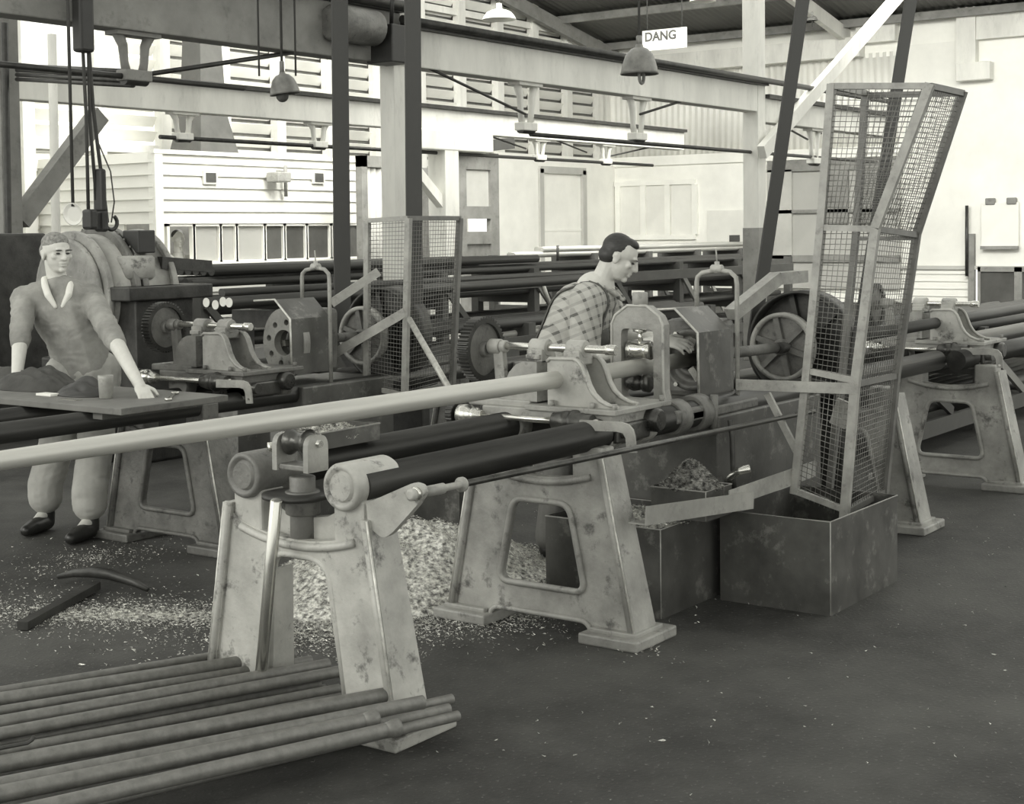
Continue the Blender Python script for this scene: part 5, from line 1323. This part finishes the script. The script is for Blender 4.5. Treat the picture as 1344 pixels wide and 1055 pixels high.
# hair
b = MB(); ell(b, hc+Rh @ V((0, -.026, .040)), .0775, .084, .077, Rh); ell(b, hc+Rh @ V((0, -.052, -.01)), .072, .056, .055, Rh); ell(b, hc+Rh @ V((.01, .022, .088)), .042, .045, .026, Rh)
organic('hair', b, 'hair', OP, .006, 2, wrinkle(.006, 40, 2))
for s_, f0 in ((1, .02), (-1, .10)):
    a = O(f0*.3-.03, s_*.12, .05); b = MB(); chain(b, [(a, .048), (a+fwd*.13-V((0, 0, .01)), .044), (a+fwd*.20-V((0, 0, .015)), .034)]); 
    sh_ = organic('shoe', b, 'leather', OP, .007, 3, lambda p: V((p.x, p.y, max(p.z, .002))))

# --- man leaning on the bench board
mb0 = V((5.42, 6.93, 0))
MN = T('person', mb0, 'man in light work clothes and white collar leaning on the bench board at the left', 'person')
tocam = (V((0, 0, 0))-mb0).normalized(); fwd = (tocam+V((-.1, -.25, 0))).normalized(); rgt = fwd.cross(V((0, 0, 1)))
def O(f, r, z): return mb0+fwd*f+rgt*r+V((0, 0, z))
yh = O(.16, 0, 0)
hc = at(74, 333, x=yh.x); 
# camera-right of the photo is his left
pel = O(-.02, 0, .93); neck = V((hc.x, hc.y, hc.z-.16))-fwd*.035
shl, shr = neck-rgt*.18-V((0, 0, .085)), neck+rgt*.18-V((0, 0, .085))
Rh = headmat(fwd*.9-rgt*.42+V((0, 0, -.06)))
hL = at(183, 505, z=.905); hR = at(22, 497, z=.895)
b = MB(); head(b, hc, Rh, 1.0)
chain(b, [(neck-V((0, 0, .04)), .062), (neck+V((0, 0, .03)), .056), (hc+Rh @ V((0, -.03, -.05)), .052)])
chain(b, [(pel, .14), (V(pel).lerp(neck, .6), .14), (neck-V((0, 0, .09)), .10)])
arms = []
for sh, w, s_ in ((shl, hL, -1), (shr, hR, 1)):
    d = w-sh; mid = sh+d*.5; L = d.length; k = max(0, (.60/2)**2-(L/2)**2)**.5; e = mid-fwd*k*.5-V((0, 0, k*.4))-(rgt*s_*-1)*k*.5
    arms.append((sh, e, w)); chain(b, [(sh, .060), (e, .046), (w, .029)])
hand(b, hL, V((-.25, -.75, -.5)), V((-.2, -.35, .9)), .55, -1); hand(b, hR, V((-.75, .1, -.35)), V((-.3, 0, .95)), .15, 1, spread=.3)
legs = []
for u, v in ((55, 690), (113, 700)):
    f_ = at(u, v, z=.03); legs.append(V((f_.x+.03, f_.y, 0)))
for f_, s_ in zip(legs, (1, -1)):
    hip = O(-.02, s_*.09, .9); kn = (hip+f_)/2+V((0, 0, .03)); an = V((f_.x, f_.y, .10)); chain(b, [(hip, .095), (kn, .058), (an, .042)])
    chain(b, [(an, .04), (an+V((-.10, -.03, -.05)), .03)])
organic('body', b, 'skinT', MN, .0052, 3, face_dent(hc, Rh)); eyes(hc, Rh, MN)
b = MB(); up_ = lambda t: V(pel).lerp(neck, t)
chain(b, [(up_(-.1), .155), (up_(.3), .165), (up_(.62), .165), (up_(.85), .115), (neck-V((0, 0, .06)), .070)])
for sh, e, w in arms: chain(b, [(V(sh).lerp(neck-V((0, 0, .12)), .6), .095), (sh, .076), (V(sh).lerp(e, .5), .066), (e, .060)]); chain(b, [(e, .060), (V(e).lerp(w, .15), .052)]); chain(b, [(neck-V((0, 0, .03)), .06), (V(sh).lerp(neck, .3), .06)])
ell(b, up_(.6), .19, .13, .21, Matrix((rgt, fwd, V((0, 0, 1)))).transposed())
organic('shirt', b, 'greycloth', MN, .008, 5, wrinkle(.05, 9, 9))
b = MB()
for s_ in (1, -1):
    chain(b, [(neck-fwd*.05+V((0, 0, .03)), .017), (neck+rgt*s_*.068+V((0, 0, .015)), .019), (neck+rgt*s_*.068+fwd*.085-V((0, 0, .02)), .020), (neck+fwd*.145+rgt*s_*.055-V((0, 0, .07)), .020), (neck+fwd*.162+rgt*s_*.018-V((0, 0, .135)), .012)])
organic('white_collar', b, 'collar', MN, .006, 2)
b = MB()
chain(b, [(up_(-.14), .155), (up_(-.04), .15)])
for f_, s_ in zip(legs, (1, -1)):
    hip = O(-.02, s_*.09, .88); kn = (hip+f_)/2+V((0, 0, .03)); chain(b, [(hip, .125), (kn, .10), (V((f_.x, f_.y, .26)), .098), (V((f_.x, f_.y, .19)), .095)])
organic('trousers', b, 'khaki', MN, .009, 4, wrinkle(.045, 8, 12))
b = MB(); ell(b, hc+Rh @ V((0, -.016, .060)), .075, .087, .064, Rh); ell(b, hc+Rh @ V((0, -.040, .015)), .0785, .068, .068, Rh)
organic('hair', b, 'hairL', MN, .006, 2, wrinkle(.004, 40, 2))
for f_ in legs:
    b = MB(); a = V((f_.x, f_.y, .05)); dd = V((-.93, -.36, 0)); chain(b, [(a+V((0, 0, .05)), .05), (a, .048)]); chain(b, [(a, .048), (a+dd*.13-V((0, 0, .005)), .045), (a+dd*.20-V((0, 0, .012)), .034)])
    organic('shoe', b, 'leather', MN, .007, 3, lambda p: V((p.x, p.y, max(p.z, .002))))

# --- figure in the office window
q = at(236, 330, y=OY+.35)
FW = T('person', (q.x, q.y, 0), 'man with dark hair in a light shirt looking out of the office window', 'person')
hc = at(234, 314, y=OY+.3); Rh = headmat(V((-.4, -.9, 0))); b = MB(); head(b, hc, Rh, 1.25)
nk = hc-V((0, 0, .2)); chain(b, [(nk, .07), (hc, .07)])
organic('body', b, 'skin', FW, .012, 2)
b = MB(); chain(b, [(nk-V((0, 0, .06)), .10), (nk-V((0, 0, .5)), .2), (V((nk.x, nk.y, .1)), .2)])
for s_ in (-1, 1): chain(b, [(nk+V((s_*.2, 0, -.12)), .10), (nk+V((s_*.27, -.05, -.45)), .08), (nk+V((s_*.2, -.3, -.55)), .06)])
organic('shirt', b, 'khaki', FW, .015, 3)
b = MB(); ell(b, hc+Rh @ V((0, -.03, .06)), .1, .11, .09, Rh); organic('hair', b, 'hair', FW, .012, 1)
# ------------------------------------------------------------------ light
w = bpy.data.worlds.new('daylight'); SC.world = w; w.use_nodes = True
nt = w.node_tree; bg = nt.nodes['Background']
tc = nt.nodes.new('ShaderNodeTexCoord'); sp = nt.nodes.new('ShaderNodeSeparateXYZ'); rp = nt.nodes.new('ShaderNodeValToRGB')
nt.links.new(tc.outputs['Generated'], sp.inputs[0]); nt.links.new(sp.outputs['Z'], rp.inputs['Fac'])
e = rp.color_ramp.elements; e[0].position = 0; e[0].color = (.80, .80, .745, 1); e[1].position = .6; e[1].color = (.84, .84, .78, 1)
nt.links.new(rp.outputs['Color'], bg.inputs['Color']); bg.inputs['Strength'].default_value = 1.9
def area(nm, loc, target, size, sy, power, spread=180):
    l = bpy.data.lights.new(nm, 'AREA'); l.shape = 'RECTANGLE'; l.size = size; l.size_y = sy; l.energy = power; l.color = (1, .99, .93); l.spread = math.radians(spread)
    o = bpy.data.objects.new(nm, l); COL.objects.link(o); o.location = loc; o.rotation_euler = (V(target)-V(loc)).to_track_quat('-Z', 'Y').to_euler()
area('left_fill', (-3, 7.5, 4.2), (5, 4, .6), 5, 3, 260)  # added area light giving soft light from the upper left
SC.view_settings.exposure = 0
area('rear_wall_fill', (17.5, 11, 8.5), (27, 18.5, 2), 11, 5, 2300)  # added area light that brightens the rear walls
area('rear_wall_fill', (22, 6.5, 7.5), (31, 13, 2.2), 6, 4, 500)  # second added light, aimed at the right-hand rear wall
area('office_fill', (17.2, 18.1, 2.8), (17.2, 18, 0), 2, .6, 60)  # added area light that brightens the figure in the window
